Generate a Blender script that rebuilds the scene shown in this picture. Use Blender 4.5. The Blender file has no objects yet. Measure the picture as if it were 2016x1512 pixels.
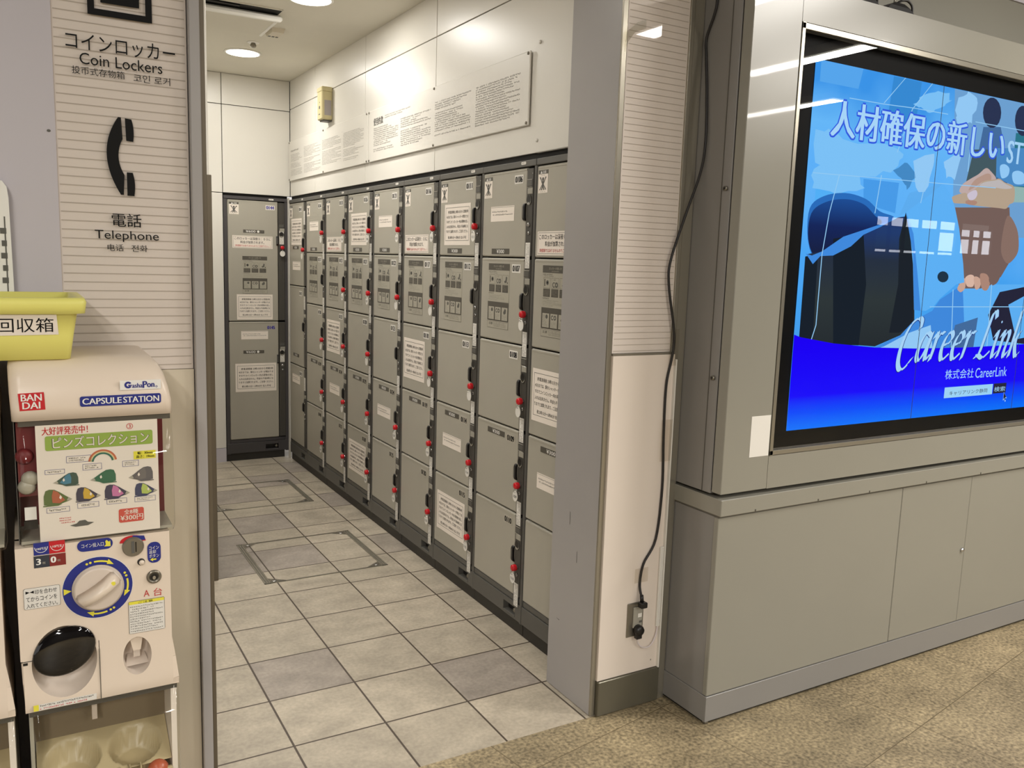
import bpy, math, random
from mathutils import Vector, Matrix
C = bpy.context.scene.collection
SC = bpy.context.scene
R = math.radians

# ------------------------------------------------------------------ camera
YAW, PITCH, ROLL, FPX, EYE = 0.52846, -0.14342, 0.032637, 1665.7, 1.5
_f = Vector((math.sin(YAW)*math.cos(PITCH), math.cos(YAW)*math.cos(PITCH), math.sin(PITCH)))
_r0 = Vector((math.cos(YAW), -math.sin(YAW), 0)); _u0 = _r0.cross(_f)
_r = _r0*math.cos(ROLL) + _u0*math.sin(ROLL); _u = -_r0*math.sin(ROLL) + _u0*math.cos(ROLL)
cam = bpy.data.cameras.new('camera'); camo = bpy.data.objects.new('camera', cam); C.objects.link(camo)
camo.matrix_world = Matrix(((_r.x, _u.x, -_f.x, 0), (_r.y, _u.y, -_f.y, 0), (_r.z, _u.z, -_f.z, EYE), (0, 0, 0, 1)))
cam.sensor_width = 36; cam.lens = FPX/2016*36; cam.clip_start = 0.05
SC.camera = camo

def at(px, py, Y):
    """a point of the plane y = Y that a measured point of the photograph stands for: (x, z)"""
    d = _f + _r*((px-1008)/FPX) - _u*((py-756)/FPX)
    t = Y/d.y
    return d.x*t, EYE + d.z*t

# ------------------------------------------------------------------ world, exposure, large lights
w = bpy.data.worlds.new('world'); SC.world = w; w.use_nodes = True
w.node_tree.nodes['Background'].inputs[0].default_value = (1.0, 0.97, 0.93, 1)
w.node_tree.nodes['Background'].inputs[1].default_value = 0.7
vs = SC.view_settings
vs.view_transform = 'Standard'; vs.look = 'None'; vs.gamma = 1.0; vs.use_curve_mapping = False; vs.exposure = 0.25
LAMP_W, SPOT_K, LAMP_C = 6.8, 4.3, (1.0, 0.975, 0.925)     # each alcove downlight
TUBE_W = 25.0          # each concourse fluorescent fixture
WINDOW_E = 9.0         # daylight through the windows across the concourse

# ------------------------------------------------------------------ materials
def lin(c):
    return tuple((v/255/12.92 if v/255 <= 0.04045 else ((v/255+0.055)/1.055)**2.4) for v in c)
MATS = {}
def mat(name, rgb, rough=0.5, metal=0.0, noise=0.0, nscale=8.0, bump=0.0, emit=0.0, spec=0.5, coat=0.0):
    if name in MATS: return MATS[name]
    m = bpy.data.materials.new(name); m.use_nodes = True; MATS[name] = m
    nt = m.node_tree; b = nt.nodes['Principled BSDF']
    c = lin(rgb)
    b.inputs['Base Color'].default_value = (*c, 1); b.inputs['Roughness'].default_value = rough
    b.inputs['Metallic'].default_value = metal; b.inputs['Specular IOR Level'].default_value = spec
    b.inputs['Coat Weight'].default_value = coat
    if emit:
        b.inputs['Emission Color'].default_value = (*c, 1); b.inputs['Emission Strength'].default_value = emit
    if noise or bump:
        tc = nt.nodes.new('ShaderNodeTexCoord'); n = nt.nodes.new('ShaderNodeTexNoise')
        n.inputs['Scale'].default_value = nscale; n.inputs['Detail'].default_value = 5
        nt.links.new(tc.outputs['Object'], n.inputs['Vector'])
        if noise:
            mp = nt.nodes.new('ShaderNodeMapRange')
            mp.inputs['From Min'].default_value = 0.3; mp.inputs['From Max'].default_value = 0.7
            mp.inputs['To Min'].default_value = 1-noise; mp.inputs['To Max'].default_value = 1+noise
            mx = nt.nodes.new('ShaderNodeMix'); mx.data_type = 'RGBA'; mx.blend_type = 'MULTIPLY'
            mx.inputs[0].default_value = 1; mx.inputs[6].default_value = (*c, 1)
            nt.links.new(n.outputs['Fac'], mp.inputs['Value'])
            nt.links.new(mp.outputs[0], mx.inputs[7]); nt.links.new(mx.outputs[2], b.inputs['Base Color'])
        if bump:
            bp = nt.nodes.new('ShaderNodeBump'); bp.inputs['Strength'].default_value = bump; bp.inputs['Distance'].default_value = 0.002
            nt.links.new(n.outputs['Fac'], bp.inputs['Height']); nt.links.new(bp.outputs[0], b.inputs['Normal'])
    return m
def glass(name, tint=(1, 1, 1), ior=1.5, rough=0.0, base=0.0):
    m = bpy.data.materials.new(name); m.use_nodes = True; nt = m.node_tree; nt.nodes.clear()
    o = nt.nodes.new('ShaderNodeOutputMaterial'); mix = nt.nodes.new('ShaderNodeMixShader')
    t = nt.nodes.new('ShaderNodeBsdfTransparent'); g = nt.nodes.new('ShaderNodeBsdfGlossy'); fr = nt.nodes.new('ShaderNodeFresnel')
    t.inputs[0].default_value = (*tint, 1); g.inputs['Roughness'].default_value = rough; fr.inputs[0].default_value = ior
    ad = nt.nodes.new('ShaderNodeMath'); ad.operation = 'ADD'; ad.inputs[1].default_value = base; ad.use_clamp = True
    nt.links.new(fr.outputs[0], ad.inputs[0])
    ge = nt.nodes.new('ShaderNodeNewGeometry'); inv = nt.nodes.new('ShaderNodeMath'); inv.operation = 'SUBTRACT'; inv.inputs[0].default_value = 1.0
    mu = nt.nodes.new('ShaderNodeMath'); mu.operation = 'MULTIPLY'      # the pane's far face lets light through: no false total reflection
    nt.links.new(ge.outputs['Backfacing'], inv.inputs[1]); nt.links.new(inv.outputs[0], mu.inputs[0]); nt.links.new(ad.outputs[0], mu.inputs[1])
    nt.links.new(mu.outputs[0], mix.inputs[0])
    nt.links.new(t.outputs[0], mix.inputs[1]); nt.links.new(g.outputs[0], mix.inputs[2]); nt.links.new(mix.outputs[0], o.inputs[0])
    return m
def emis(name, rgb, s=0.84):
    m = bpy.data.materials.new(name); m.use_nodes = True; nt = m.node_tree; nt.nodes.clear()
    o = nt.nodes.new('ShaderNodeOutputMaterial'); e = nt.nodes.new('ShaderNodeEmission')
    e.inputs[0].default_value = (*lin(rgb), 1); e.inputs[1].default_value = s
    nt.links.new(e.outputs[0], o.inputs[0]); return m

def tile_floor(name, ang, x0, y0, pitch, grout, cols, gcol, speck):
    """square tiles with per-tile tone, mottling and grout, in world metres"""
    m = bpy.data.materials.new(name); m.use_nodes = True; nt = m.node_tree; L = nt.links.new
    b = nt.nodes['Principled BSDF']
    tc = nt.nodes.new('ShaderNodeTexCoord'); mp = nt.nodes.new('ShaderNodeMapping'); mp.vector_type = 'TEXTURE'
    mp.inputs['Location'].default_value = (x0, y0, 0); mp.inputs['Rotation'].default_value = (0, 0, ang); mp.inputs['Scale'].default_value = (pitch, pitch, 1)
    L(tc.outputs['Object'], mp.inputs['Vector'])
    fl = nt.nodes.new('ShaderNodeVectorMath'); fl.operation = 'FLOOR'; L(mp.outputs[0], fl.inputs[0])
    fr = nt.nodes.new('ShaderNodeVectorMath'); fr.operation = 'FRACTION'; L(mp.outputs[0], fr.inputs[0])
    wn = nt.nodes.new('ShaderNodeTexWhiteNoise'); wn.noise_dimensions = '2D'; L(fl.outputs[0], wn.inputs['Vector'])
    sp = nt.nodes.new('ShaderNodeSeparateXYZ'); L(fr.outputs[0], sp.inputs[0])
    def mth(op, a, bb=None):
        n = nt.nodes.new('ShaderNodeMath'); n.operation = op
        for i, v in enumerate((a, bb)):
            if v is None: continue
            if isinstance(v, (int, float)): n.inputs[i].default_value = v
            else: L(v, n.inputs[i])
        return n.outputs[0]
    ex = mth('ABSOLUTE', mth('SUBTRACT', sp.outputs[0], 0.5)); ey = mth('ABSOLUTE', mth('SUBTRACT', sp.outputs[1], 0.5))
    g = mth('GREATER_THAN', mth('MAXIMUM', ex, ey), 0.5-grout/pitch/2)
    rp = nt.nodes.new('ShaderNodeValToRGB'); L(wn.outputs['Value'], rp.inputs[0])
    rp.color_ramp.elements[0].color = (*lin(cols[0]), 1); rp.color_ramp.elements[1].color = (*lin(cols[1]), 1)
    if not speck:       # one tile in six is greyer
        rp.color_ramp.elements[0].position = 0.2; rp.color_ramp.elements[0].color = (*lin(cols[0]), 1)
        e2 = rp.color_ramp.elements.new(0.17); e2.color = (*lin((154, 144, 133)), 1)
    # mottling that runs along the tile, shifted per tile
    ad = nt.nodes.new('ShaderNodeVectorMath'); ad.operation = 'MULTIPLY_ADD'
    L(fl.outputs[0], ad.inputs[0]); ad.inputs[1].default_value = (3.7, 5.3, 0); L(tc.outputs['Object'], ad.inputs[2])
    m2 = nt.nodes.new('ShaderNodeMapping'); m2.inputs['Scale'].default_value = (6, 9, 1); L(ad.outputs[0], m2.inputs[0])
    n1 = nt.nodes.new('ShaderNodeTexNoise'); n1.inputs['Scale'].default_value = 1.2; n1.inputs['Detail'].default_value = 6; L(m2.outputs[0], n1.inputs['Vector'])
    n2 = nt.nodes.new('ShaderNodeTexNoise'); n2.inputs['Scale'].default_value = 85 if speck else 70; n2.inputs['Detail'].default_value = 3; L(tc.outputs['Object'], n2.inputs['Vector'])
    a1 = nt.nodes.new('ShaderNodeMapRange'); a1.inputs[1].default_value = .3; a1.inputs[2].default_value = .7; a1.inputs[3].default_value = 0.82; a1.inputs[4].default_value = 1.17; L(n1.outputs[0], a1.inputs[0])
    a2 = nt.nodes.new('ShaderNodeMapRange'); a2.inputs[1].default_value = .3; a2.inputs[2].default_value = .7
    a2.inputs[3].default_value = 0.5 if speck else 0.88; a2.inputs[4].default_value = 1.5 if speck else 1.09; L(n2.outputs[0], a2.inputs[0])
    k = mth('MULTIPLY', a1.outputs[0], a2.outputs[0])
    if speck:
        n3 = nt.nodes.new('ShaderNodeTexNoise'); n3.inputs['Scale'].default_value = 3.5; n3.inputs['Detail'].default_value = 4; L(tc.outputs['Object'], n3.inputs['Vector'])
        a3 = nt.nodes.new('ShaderNodeMapRange'); a3.inputs[1].default_value = .35; a3.inputs[2].default_value = .65; a3.inputs[3].default_value = 0.84; a3.inputs[4].default_value = 1.12; L(n3.outputs[0], a3.inputs[0])
        k = mth('MULTIPLY', k, a3.outputs[0])
    mx = nt.nodes.new('ShaderNodeMix'); mx.data_type = 'RGBA'; mx.blend_type = 'MULTIPLY'; mx.inputs[0].default_value = 1
    L(rp.outputs[0], mx.inputs[6]); L(k, mx.inputs[7])
    mg = nt.nodes.new('ShaderNodeMix'); mg.data_type = 'RGBA'; L(g, mg.inputs[0]); L(mx.outputs[2], mg.inputs[6]); mg.inputs[7].default_value = (*lin(gcol), 1)
    L(mg.outputs[2], b.inputs['Base Color'])
    rr = nt.nodes.new('ShaderNodeMapRange'); rr.inputs[3].default_value = 0.38; rr.inputs[4].default_value = 0.62; L(n1.outputs[0], rr.inputs[0]); L(rr.outputs[0], b.inputs['Roughness'])
    bp = nt.nodes.new('ShaderNodeBump'); bp.inputs['Strength'].default_value = 0.35; bp.inputs['Distance'].default_value = 0.002
    hh = mth('SUBTRACT', mth('MULTIPLY', n2.outputs[0], 0.25), g); L(hh, bp.inputs['Height']); L(bp.outputs[0], b.inputs['Normal'])
    return m

def ramp_emission(name, stops, axis='Z', lo=0, hi=1, s=0.84, noise=0.0):
    """a lit picture whose colour runs along one axis"""
    m = bpy.data.materials.new(name); m.use_nodes = True; nt = m.node_tree; nt.nodes.clear(); L = nt.links.new
    o = nt.nodes.new('ShaderNodeOutputMaterial'); e = nt.nodes.new('ShaderNodeEmission'); e.inputs[1].default_value = s
    tc = nt.nodes.new('ShaderNodeTexCoord'); sp = nt.nodes.new('ShaderNodeSeparateXYZ'); L(tc.outputs['Object'], sp.inputs[0])
    mr = nt.nodes.new('ShaderNodeMapRange'); mr.inputs[1].default_value = lo; mr.inputs[2].default_value = hi; L(sp.outputs[axis], mr.inputs[0])
    val = mr.outputs[0]
    if noise:
        n = nt.nodes.new('ShaderNodeTexNoise'); n.inputs['Scale'].default_value = 4; L(tc.outputs['Object'], n.inputs['Vector'])
        a = nt.nodes.new('ShaderNodeMath'); a.operation = 'MULTIPLY_ADD'; L(n.outputs[0], a.inputs[0]); a.inputs[1].default_value = noise; L(val, a.inputs[2])
        a2 = nt.nodes.new('ShaderNodeMath'); a2.operation = 'SUBTRACT'; L(a.outputs[0], a2.inputs[0]); a2.inputs[1].default_value = noise/2; val = a2.outputs[0]
    rp = nt.nodes.new('ShaderNodeValToRGB'); L(val, rp.inputs[0])
    els = rp.color_ramp.elements
    while len(els) < len(stops): els.new(0.5)
    for el, (p, c) in zip(els, stops): el.position = p; el.color = (*lin(c), 1)
    L(rp.outputs[0], e.inputs[0]); L(e.outputs[0], o.inputs[0]); return m

M = dict(
    darksteel=mat('dark_steel', (108, 98, 82), 0.35, 0.3, noise=0.05, nscale=2),
    wall=mat('white_wall_panel', (220, 216, 207), 0.35, noise=0.015, nscale=2),
    ceil=mat('ceiling_board', (215, 210, 196), 0.8, noise=0.02, nscale=3),
    farwall=mat('far_dark_wall', (46, 44, 40), 0.7), ceil2=mat('concourse_ceiling', (62, 59, 54), 0.8),
    dark=mat('dark_gap', (22, 20, 17), 0.8),
    door=mat('locker_door_paint', (168, 163, 150), 0.38, noise=0.02, nscale=5, bump=0.02),
    frame=mat('locker_frame_paint', (88, 86, 81), 0.42, noise=0.03, nscale=6),
    bframe=mat('locker_frame_dark', (68, 65, 66), 0.42, noise=0.03, nscale=6),
    plinth=mat('locker_plinth', (42, 39, 35), 0.5, noise=0.1, nscale=4),
    mech=mat('mechanism_plastic', (70, 67, 62), 0.4),
    mech2=mat('mechanism_window', (158, 154, 142), 0.25),
    black=mat('black_plastic', (26, 24, 23), 0.35),
    chrome=mat('chrome', (205, 205, 205), 0.15, 1.0),
    steel=mat('brushed_steel', (140, 134, 122), 0.3, 0.7, noise=0.06, nscale=3),
    red=mat('red_key_plastic', (200, 22, 34), 0.3),
    tag=mat('white_tag', (226, 222, 214), 0.45),
    ink=mat('black_ink', (13, 12, 12), 0.6, spec=0.2),
    scrblack=mat('screen_black', (8, 8, 8), 0.6, spec=0.08),
    traywall=mat('brown_grey_interior', (128, 114, 92), 0.5),
    inkboard=mat('board_print', (120, 116, 108), 0.6),
    inkgrey2=mat('lavender_label', (168, 160, 158), 0.5),
    inkgrey=mat('grey_print', (92, 90, 84), 0.6),
    inkblue=mat('blue_ink', (52, 48, 150), 0.6),
    inkred=mat('red_ink', (190, 50, 50), 0.6),
    paper=mat('notice_paper', (236, 226, 214), 0.6),
    plate=mat('number_sticker', (226, 222, 214), 0.5),
    plategrey=mat('number_sticker_grey', (178, 172, 158), 0.5),
    clearst=mat('instruction_film', (170, 165, 150), 0.35),
    band=mat('label_band', (84, 80, 72), 0.45),
    white=mat('white_lettering', (236, 234, 228), 0.5),
    pillar=mat('grey_painted_steel', (164, 160, 158), 0.33, noise=0.03, nscale=2.5),
    olive=mat('olive_grey_steel', (141, 138, 127), 0.27, noise=0.02, nscale=2, coat=0.2),
    olivedk=mat('side_grey_steel', (134, 131, 127), 0.3, noise=0.03, nscale=2),
    trim=mat('aluminium_trim', (158, 152, 138), 0.25, 0.6),
    cream=mat('cream_panel', (206, 196, 176), 0.4, noise=0.02, nscale=3),
    lowpanel=mat('white_lower_panel', (224, 212, 200), 0.4, noise=0.015, nscale=3),
    slat=mat('slatted_backing', (228, 217, 211), 0.5),
    slatline=mat('slat_stripe', (190, 178, 168), 0.6),  # darker stripes of the slatted backing
    greywall=mat('grey_side_wall', (192, 187, 193), 0.4, noise=0.02, nscale=2),
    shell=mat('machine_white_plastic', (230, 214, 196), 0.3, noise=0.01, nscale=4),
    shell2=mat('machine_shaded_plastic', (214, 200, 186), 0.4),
    yellow=mat('yellow_bin_plastic', (232, 226, 124), 0.35),
    yell2=mat('yellow_print', (232, 222, 70), 0.5),
    navy=mat('navy_print', (34, 44, 130), 0.4),
    redp=mat('red_print', (196, 26, 36), 0.45),
    beige=mat('beige_box_plastic', (208, 196, 150), 0.45),
    maroon=mat('maroon_interior', (110, 30, 34), 0.5),
    baseb=mat('baseboard_steel', (104, 100, 86), 0.3, 0.4, noise=0.08, nscale=2),
    cable=mat('black_cable', (28, 24, 22), 0.5),
    wire=mat('white_wire', (214, 204, 204), 0.5),
)
CLEAR = glass('clear_plastic', (0.97, 0.97, 0.95), 1.45, 0.04)
SIGNGLASS = glass('sign_glass', (0.98, 0.98, 0.97), 1.38, 0.02)
SCREENGLASS = glass('screen_glass', (1, 1, 1), 1.38, 0.0)
LAMP_E = emis('lamp_diffuser', (255, 248, 232), 6.0)

# ------------------------------------------------------------------ mesh builder
_tcur = bpy.data.curves.new('text', 'FONT'); _tob = bpy.data.objects.new('text', _tcur); C.objects.link(_tob)
_tcache = {}
def text_geo(s, bold=0.0, shear=0.0, spacing=1.0):
    k = (s, bold, shear, spacing)
    if k not in _tcache:
        _tcur.body = s; _tcur.size = 1; _tcur.offset = bold; _tcur.shear = shear; _tcur.resolution_u = 3
        _tcur.space_character = spacing; _tcur.align_x = 'LEFT'; _tcur.fill_mode = 'FRONT'
        bpy.context.view_layer.update()
        me = bpy.data.meshes.new_from_object(_tob.evaluated_get(bpy.context.evaluated_depsgraph_get()))
        vs_ = [tuple(v.co[:2]) for v in me.vertices]; fs = [tuple(p.vertices) for p in me.polygons]
        bpy.data.meshes.remove(me)
        x0 = min(v[0] for v in vs_); x1 = max(v[0] for v in vs_); y0 = min(v[1] for v in vs_); y1 = max(v[1] for v in vs_)
        _tcache[k] = (vs_, fs, x0, x1, y0, y1)
    return _tcache[k]

class MB:
    """one mesh; fronts face -y, x runs along, z up"""
    def __init__(s): s.v = []; s.f = []; s.m = []; s.sm = []; s.mats = []
    def mi(s, m):
        if m not in s.mats: s.mats.append(m)
        return s.mats.index(m)
    def add(s, vs, fs, m, smooth=False):
        o = len(s.v); s.v += [tuple(v) for v in vs]; k = s.mi(m)
        for f in fs: s.f.append(tuple(i+o for i in f)); s.m.append(k); s.sm.append(smooth)
        return s
    def box(s, x0, x1, y0, y1, z0, z1, m, bev=0.0):
        if bev <= 0:
            v = [(x, y, z) for x in (x0, x1) for y in (y0, y1) for z in (z0, z1)]
            return s.add(v, [(0, 1, 3, 2), (4, 6, 7, 5), (0, 4, 5, 1), (2, 3, 7, 6), (0, 2, 6, 4), (1, 5, 7, 3)], m)
        X, Y, Z = (x0, x1), (y0, y1), (z0, z1); v = []; ix = {}
        for i in (0, 1):
            for j in (0, 1):
                for k in (0, 1):
                    sx, sy, sz = (1-2*i)*bev, (1-2*j)*bev, (1-2*k)*bev
                    for a, p in enumerate(((X[i], Y[j]+sy, Z[k]+sz), (X[i]+sx, Y[j], Z[k]+sz), (X[i]+sx, Y[j]+sy, Z[k]))):
                        ix[(i, j, k, a)] = len(v); v.append(p)
        f = []
        def q(*ids): f.append(tuple(ix[i] for i in ids))
        for i in (0, 1):
            o = [(0, 0), (0, 1), (1, 1), (1, 0)] if i == 0 else [(0, 0), (1, 0), (1, 1), (0, 1)]
            q(*[(i, a, b, 0) for a, b in o]); q(*[(a, i, b, 1) for a, b in o[::-1]]); q(*[(a, b, i, 2) for a, b in o])
        for a in (0, 1):
            for b in (0, 1):
                q((a, b, 0, 0), (a, b, 1, 0), (a, b, 1, 1), (a, b, 0, 1))
                q((a, 0, b, 0), (a, 1, b, 0), (a, 1, b, 2), (a, 0, b, 2))
                q((0, a, b, 1), (1, a, b, 1), (1, a, b, 2), (0, a, b, 2))
                for c in (0, 1): q((a, b, c, 0), (a, b, c, 1), (a, b, c, 2))
        s.fix = True
        return s.add(v, f, m)
    def rect(s, x0, x1, z0, z1, y, m):
        return s.add([(x0, y, z0), (x1, y, z0), (x1, y, z1), (x0, y, z1)], [(0, 1, 2, 3)], m)
    def slab(s, x0, x1, z0, z1, y, m, t=0.0008): return s.box(x0, x1, y-t, y, z0, z1, m)
    def quad(s, p, y, m): return s.add([(a, y, b) for a, b in p], [tuple(range(len(p)))], m)
    def prism(s, p, y0, y1, m):
        n = len(p)
        area = sum(p[i][0]*p[(i+1) % n][1]-p[(i+1) % n][0]*p[i][1] for i in range(n))
        if area < 0: p = p[::-1]
        v = [(a, y0, b) for a, b in p] + [(a, y1, b) for a, b in p]
        f = [tuple(range(n)), tuple(range(2*n-1, n-1, -1))] + [(i, i+n, (i+1) % n+n, (i+1) % n) for i in range(n)]
        return s.add(v, f, m)
    def ell(s, x, z, rx, rz, y, m, n=28): return s.quad([(x+rx*math.cos(2*math.pi*i/n), z+rz*math.sin(2*math.pi*i/n)) for i in range(n)], y, m)
    def ring(s, x, z, r0, r1, y, m, n=40, a0=0, a1=360, k=1.0):
        full = abs(a1-a0) >= 360
        cnt = n if full else n+1
        A = [R(a0+(a1-a0)*i/n) for i in range(cnt)]
        v = [(x+r*math.cos(a), y, z+r*k*math.sin(a)) for a in A for r in (r0, r1)]
        f = [(2*i, 2*i+1, (2*i+3) % len(v), (2*i+2) % len(v)) for i in range(n)]
        return s.add(v, f, m)
    def outline(s, x0, x1, z0, z1, t, y, m):
        s.rect(x0, x1, z1-t, z1, y, m); s.rect(x0, x1, z0, z0+t, y, m); s.rect(x0, x0+t, z0+t, z1-t, y, m); s.rect(x1-t, x1, z0+t, z1-t, y, m); return s
    def rrect(s, x0, x1, z0, z1, r, n=6):
        p = []
        for cx, cz, a in ((x1-r, z1-r, 0), (x0+r, z1-r, 90), (x0+r, z0+r, 180), (x1-r, z0+r, 270)):
            p += [(cx+r*math.cos(R(a+90*i/n)), cz+r*math.sin(R(a+90*i/n))) for i in range(n+1)]
        return p
    def lathe(s, c, prof, m, axis='y', n=24, smooth=True, caps=True):
        """prof: (radius, distance along the axis); y: toward -y"""
        v = []
        for r, d in prof:
            for i in range(n):
                a = 2*math.pi*i/n; ca, sa = r*math.cos(a), r*math.sin(a)
                v.append((c[0]+ca, c[1]-d, c[2]+sa) if axis == 'y' else (c[0]+ca, c[1]+sa, c[2]+d))
        f = []
        for j in range(len(prof)-1):
            for i in range(n):
                a, b = j*n+i, j*n+(i+1) % n; f.append((a, b, b+n, a+n))
        if caps: f.append(tuple(range(n-1, -1, -1))); f.append(tuple(range((len(prof)-1)*n, len(prof)*n)))
        s.fix = True
        return s.add(v, f, m, smooth)
    def loft(s, rings, m, smooth=False):
        n = len(rings[0]); v = [p for r in rings for p in r]; f = []
        for j in range(len(rings)-1):
            for i in range(n): a, b = j*n+i, j*n+(i+1) % n; f.append((a, b, b+n, a+n))
        f.append(tuple(range(n-1, -1, -1))); f.append(tuple(range((len(rings)-1)*n, len(rings)*n)))
        s.fix = True
        return s.add(v, f, m, smooth)
    def tube(s, pts, r, m, n=8, sub=6):
        P = [Vector(p) for p in pts]; Q = []
        if sub > 1 and len(P) > 2:
            for i in range(len(P)-1):
                p0, p1, p2, p3 = P[max(i-1, 0)], P[i], P[i+1], P[min(i+2, len(P)-1)]
                for k in range(sub):
                    t = k/sub
                    Q.append(0.5*((2*p1)+(p2-p0)*t+(2*p0-5*p1+4*p2-p3)*t*t+(3*p1-p0-3*p2+p3)*t**3))
            Q.append(P[-1])
        else: Q = P
        rings = []; up = Vector((0.31, 0.2, 0.93))
        for i, p in enumerate(Q):
            d = (Q[min(i+1, len(Q)-1)]-Q[max(i-1, 0)]).normalized()
            a = d.cross(up)
            if a.length < 0.1: a = d.cross(Vector((1, 0, 0)))
            a.normalize(); b = d.cross(a)
            rings.append([tuple(p+a*(r*math.cos(2*math.pi*k/n))+b*(r*math.sin(2*math.pi*k/n))) for k in range(n)])
        return s.loft(rings, m, True)
    def text(s, t, x0, x1, z0, z1, y, m, bold=0.0, shear=0.0, keep=False, rot=0.0, spacing=1.0):
        """lettering fitted to the measured box"""
        vs_, fs, a0, a1, b0, b1 = text_geo(t, 0.0, shear, spacing)
        kx = (x1-x0)/(a1-a0); kz = (z1-z0)/max(b1-b0, 1e-6)
        if keep:
            kx = kz = min(kx, kz)
        cx, cz = (x0+x1)/2, (z0+z1)/2; ca, sa = math.cos(rot), math.sin(rot); out = []
        f2 = []; w_ = bold*0.8*min(kx, kz)      # heavier strokes: the same glyphs laid side by side
        for i, d in enumerate((0.0,) if bold <= 0 else (-w_, 0.0, w_)):
            o = len(out)
            for a, b in vs_:
                p, q = (a-(a0+a1)/2)*kx+d, (b-(b0+b1)/2)*kz
                out.append((cx+p*ca-q*sa, y-i*0.00002, cz+p*sa+q*ca))
            f2 += [tuple(j+o for j in f) for f in fs]
        return s.add(out, f2, m)
    def marks(s, x0, x1, z0, z1, rows, y, m, seed=0, cw=None, fill=0.6, ragged=0.35, vert=False):
        """small print too fine to read: one short stroke group per character"""
        rnd = random.Random(seed); h = (z1-z0)/rows; cw = cw or h*0.75
        for r in range(rows):
            zc = z1-(r+0.5)*h; xe = x1-(x1-x0)*ragged*rnd.random()*(rnd.random() < 0.6); x = x0
            while x+cw < xe:
                if rnd.random() < 0.93:
                    k = rnd.randint(0, 3)
                    hh = h*fill*(0.7+0.3*rnd.random())/2
                    a, d = x+cw*(0.06+0.1*rnd.random()), x+cw*(0.72+0.18*rnd.random())
                    if k != 1: s.rect(a, d, zc+hh*0.5, zc+hh, y, m)
                    if k != 2: s.rect(a, d, zc-hh, zc-hh*0.55, y, m)
                    if k < 2: s.rect(a, a+cw*0.22, zc-hh*0.55, zc+hh*0.5, y, m)
                    if k > 0: s.rect(x+cw*(0.35+0.2*rnd.random()), x+cw*0.68, zc-hh*0.55, zc+hh*0.5, y, m)
                x += cw
        return s
    def mesh(s, name):
        me = bpy.data.meshes.new(name); me.from_pydata(s.v, [], s.f)
        for m in s.mats: me.materials.append(m)
        me.polygons.foreach_set('material_index', s.m); me.polygons.foreach_set('use_smooth', s.sm)
        if getattr(s, 'fix', False):
            import bmesh
            b = bmesh.new(); b.from_mesh(me); bmesh.ops.recalc_face_normals(b, faces=b.faces); b.to_mesh(me); b.free()
        me.update(); return me
    def build(s, name, parent=None, loc=(0, 0, 0), rot=(0, 0, 0)):
        return ob(name, s.mesh(name), parent, loc, rot)

def ob(name, me, parent=None, loc=(0, 0, 0), rot=(0, 0, 0)):
    o = bpy.data.objects.new(name, me); C.objects.link(o); o.location = loc; o.rotation_euler = rot
    if parent: o.parent = parent
    return o
def tag(o, label, cat, group=None):
    o['label'] = label; o['category'] = cat
    if group: o['group'] = group
    return o
def thing(name, label, cat, loc=(0, 0, 0), rz=0.0, group=None):
    return tag(ob(name, None, None, loc, (0, 0, rz)), label, cat, group)
def struct(name, mb):
    o = mb.build(name); o['kind'] = 'structure'; return o

# ================================================================== THE SETTING
FLOOR_T = tile_floor('alcove_floor_tile', 0, 0.672, 2.41, 0.30, 0.0068, ((166, 156, 139), (177, 166, 148)), (72, 61, 50), False)
FLOOR_G = tile_floor('concourse_granite', R(10.4), 2.559, 1.583, 0.612, 0.0028, ((142, 128, 100), (148, 133, 104)), (98, 84, 60), True)
b = MB(); b.add([(-1.2, 2.135, 0), (2.2, 2.135, 0), (2.2, 6.7, 0), (-1.2, 6.7, 0)], [(0, 1, 2, 3)], FLOOR_T); struct('floor', b)
b = MB(); b.add([(-7, -7, 0), (20, -7, 0), (20, 2.135, 0), (-7, 2.135, 0)], [(0, 1, 2, 3)], FLOOR_G); struct('floor', b)
b = MB(); b.box(-1.2, 2.2, 2.12, 6.7, 2.71, 2.76, M['ceil']); struct('ceiling', b)
b = MB(); b.box(-7, 20, -7, 2.12, 3.0, 3.05, M['ceil2']); struct('ceiling', b)

# wall over the lockers: panels with open joints on a dark backing
b = MB()
def panels(bm, us, vs2, y, th, m, g=0.0022, fn=None):
    for i in range(len(us)-1):
        for j in range(len(vs2)-1):
            bm.box(us[i]+g, us[i+1]-g, y, y+th, vs2[j]+g, vs2[j+1]-g, m, 0.0012)
panels(b, [0, 0.593, 1.526, 2.462, 3.377], [1.91, 2.517, 2.7125], 0, 0.02, M['wall'])
b.box(0, 3.377, 0.012, 0.05, 1.915, 2.71, M['dark'])
b.box(3.38, 4.05, -0.006, 0.05, 1.91, 2.712, M['wall'], 0.003)
for z in (2.31, 1.956): b.lathe((3.393, -0.006, z), [(0.007, 0), (0.007, 0.003), (0.004, 0.006)], M['wall'], n=14)
o = b.build('wall_right', None, (1.72, 6.2, 0), (0, 0, -math.pi/2)); o['kind'] = 'structure'
b = MB(); b.box(0, 3.9, 0.03, 0.05, 1.885, 1.915, M['dark']); b.box(0, 3.9, 0.43, 0.47, 0, 2.7, M['dark'])  # dark filler stands in for the shade in the gap above the lockers
o = b.build('dark_gap_filler', None, (1.70, 6.2, 0), (0, 0, -math.pi/2)); o['kind'] = 'structure'
b = MB()
panels(b, [0.735, 1.249], [0.1, 1.91, 2.503, 2.71], 6.2, 0.02, M['wall']); panels(b, [1.249, 1.719], [1.91, 2.503, 2.71], 6.2, 0.02, M['wall'])
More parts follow.
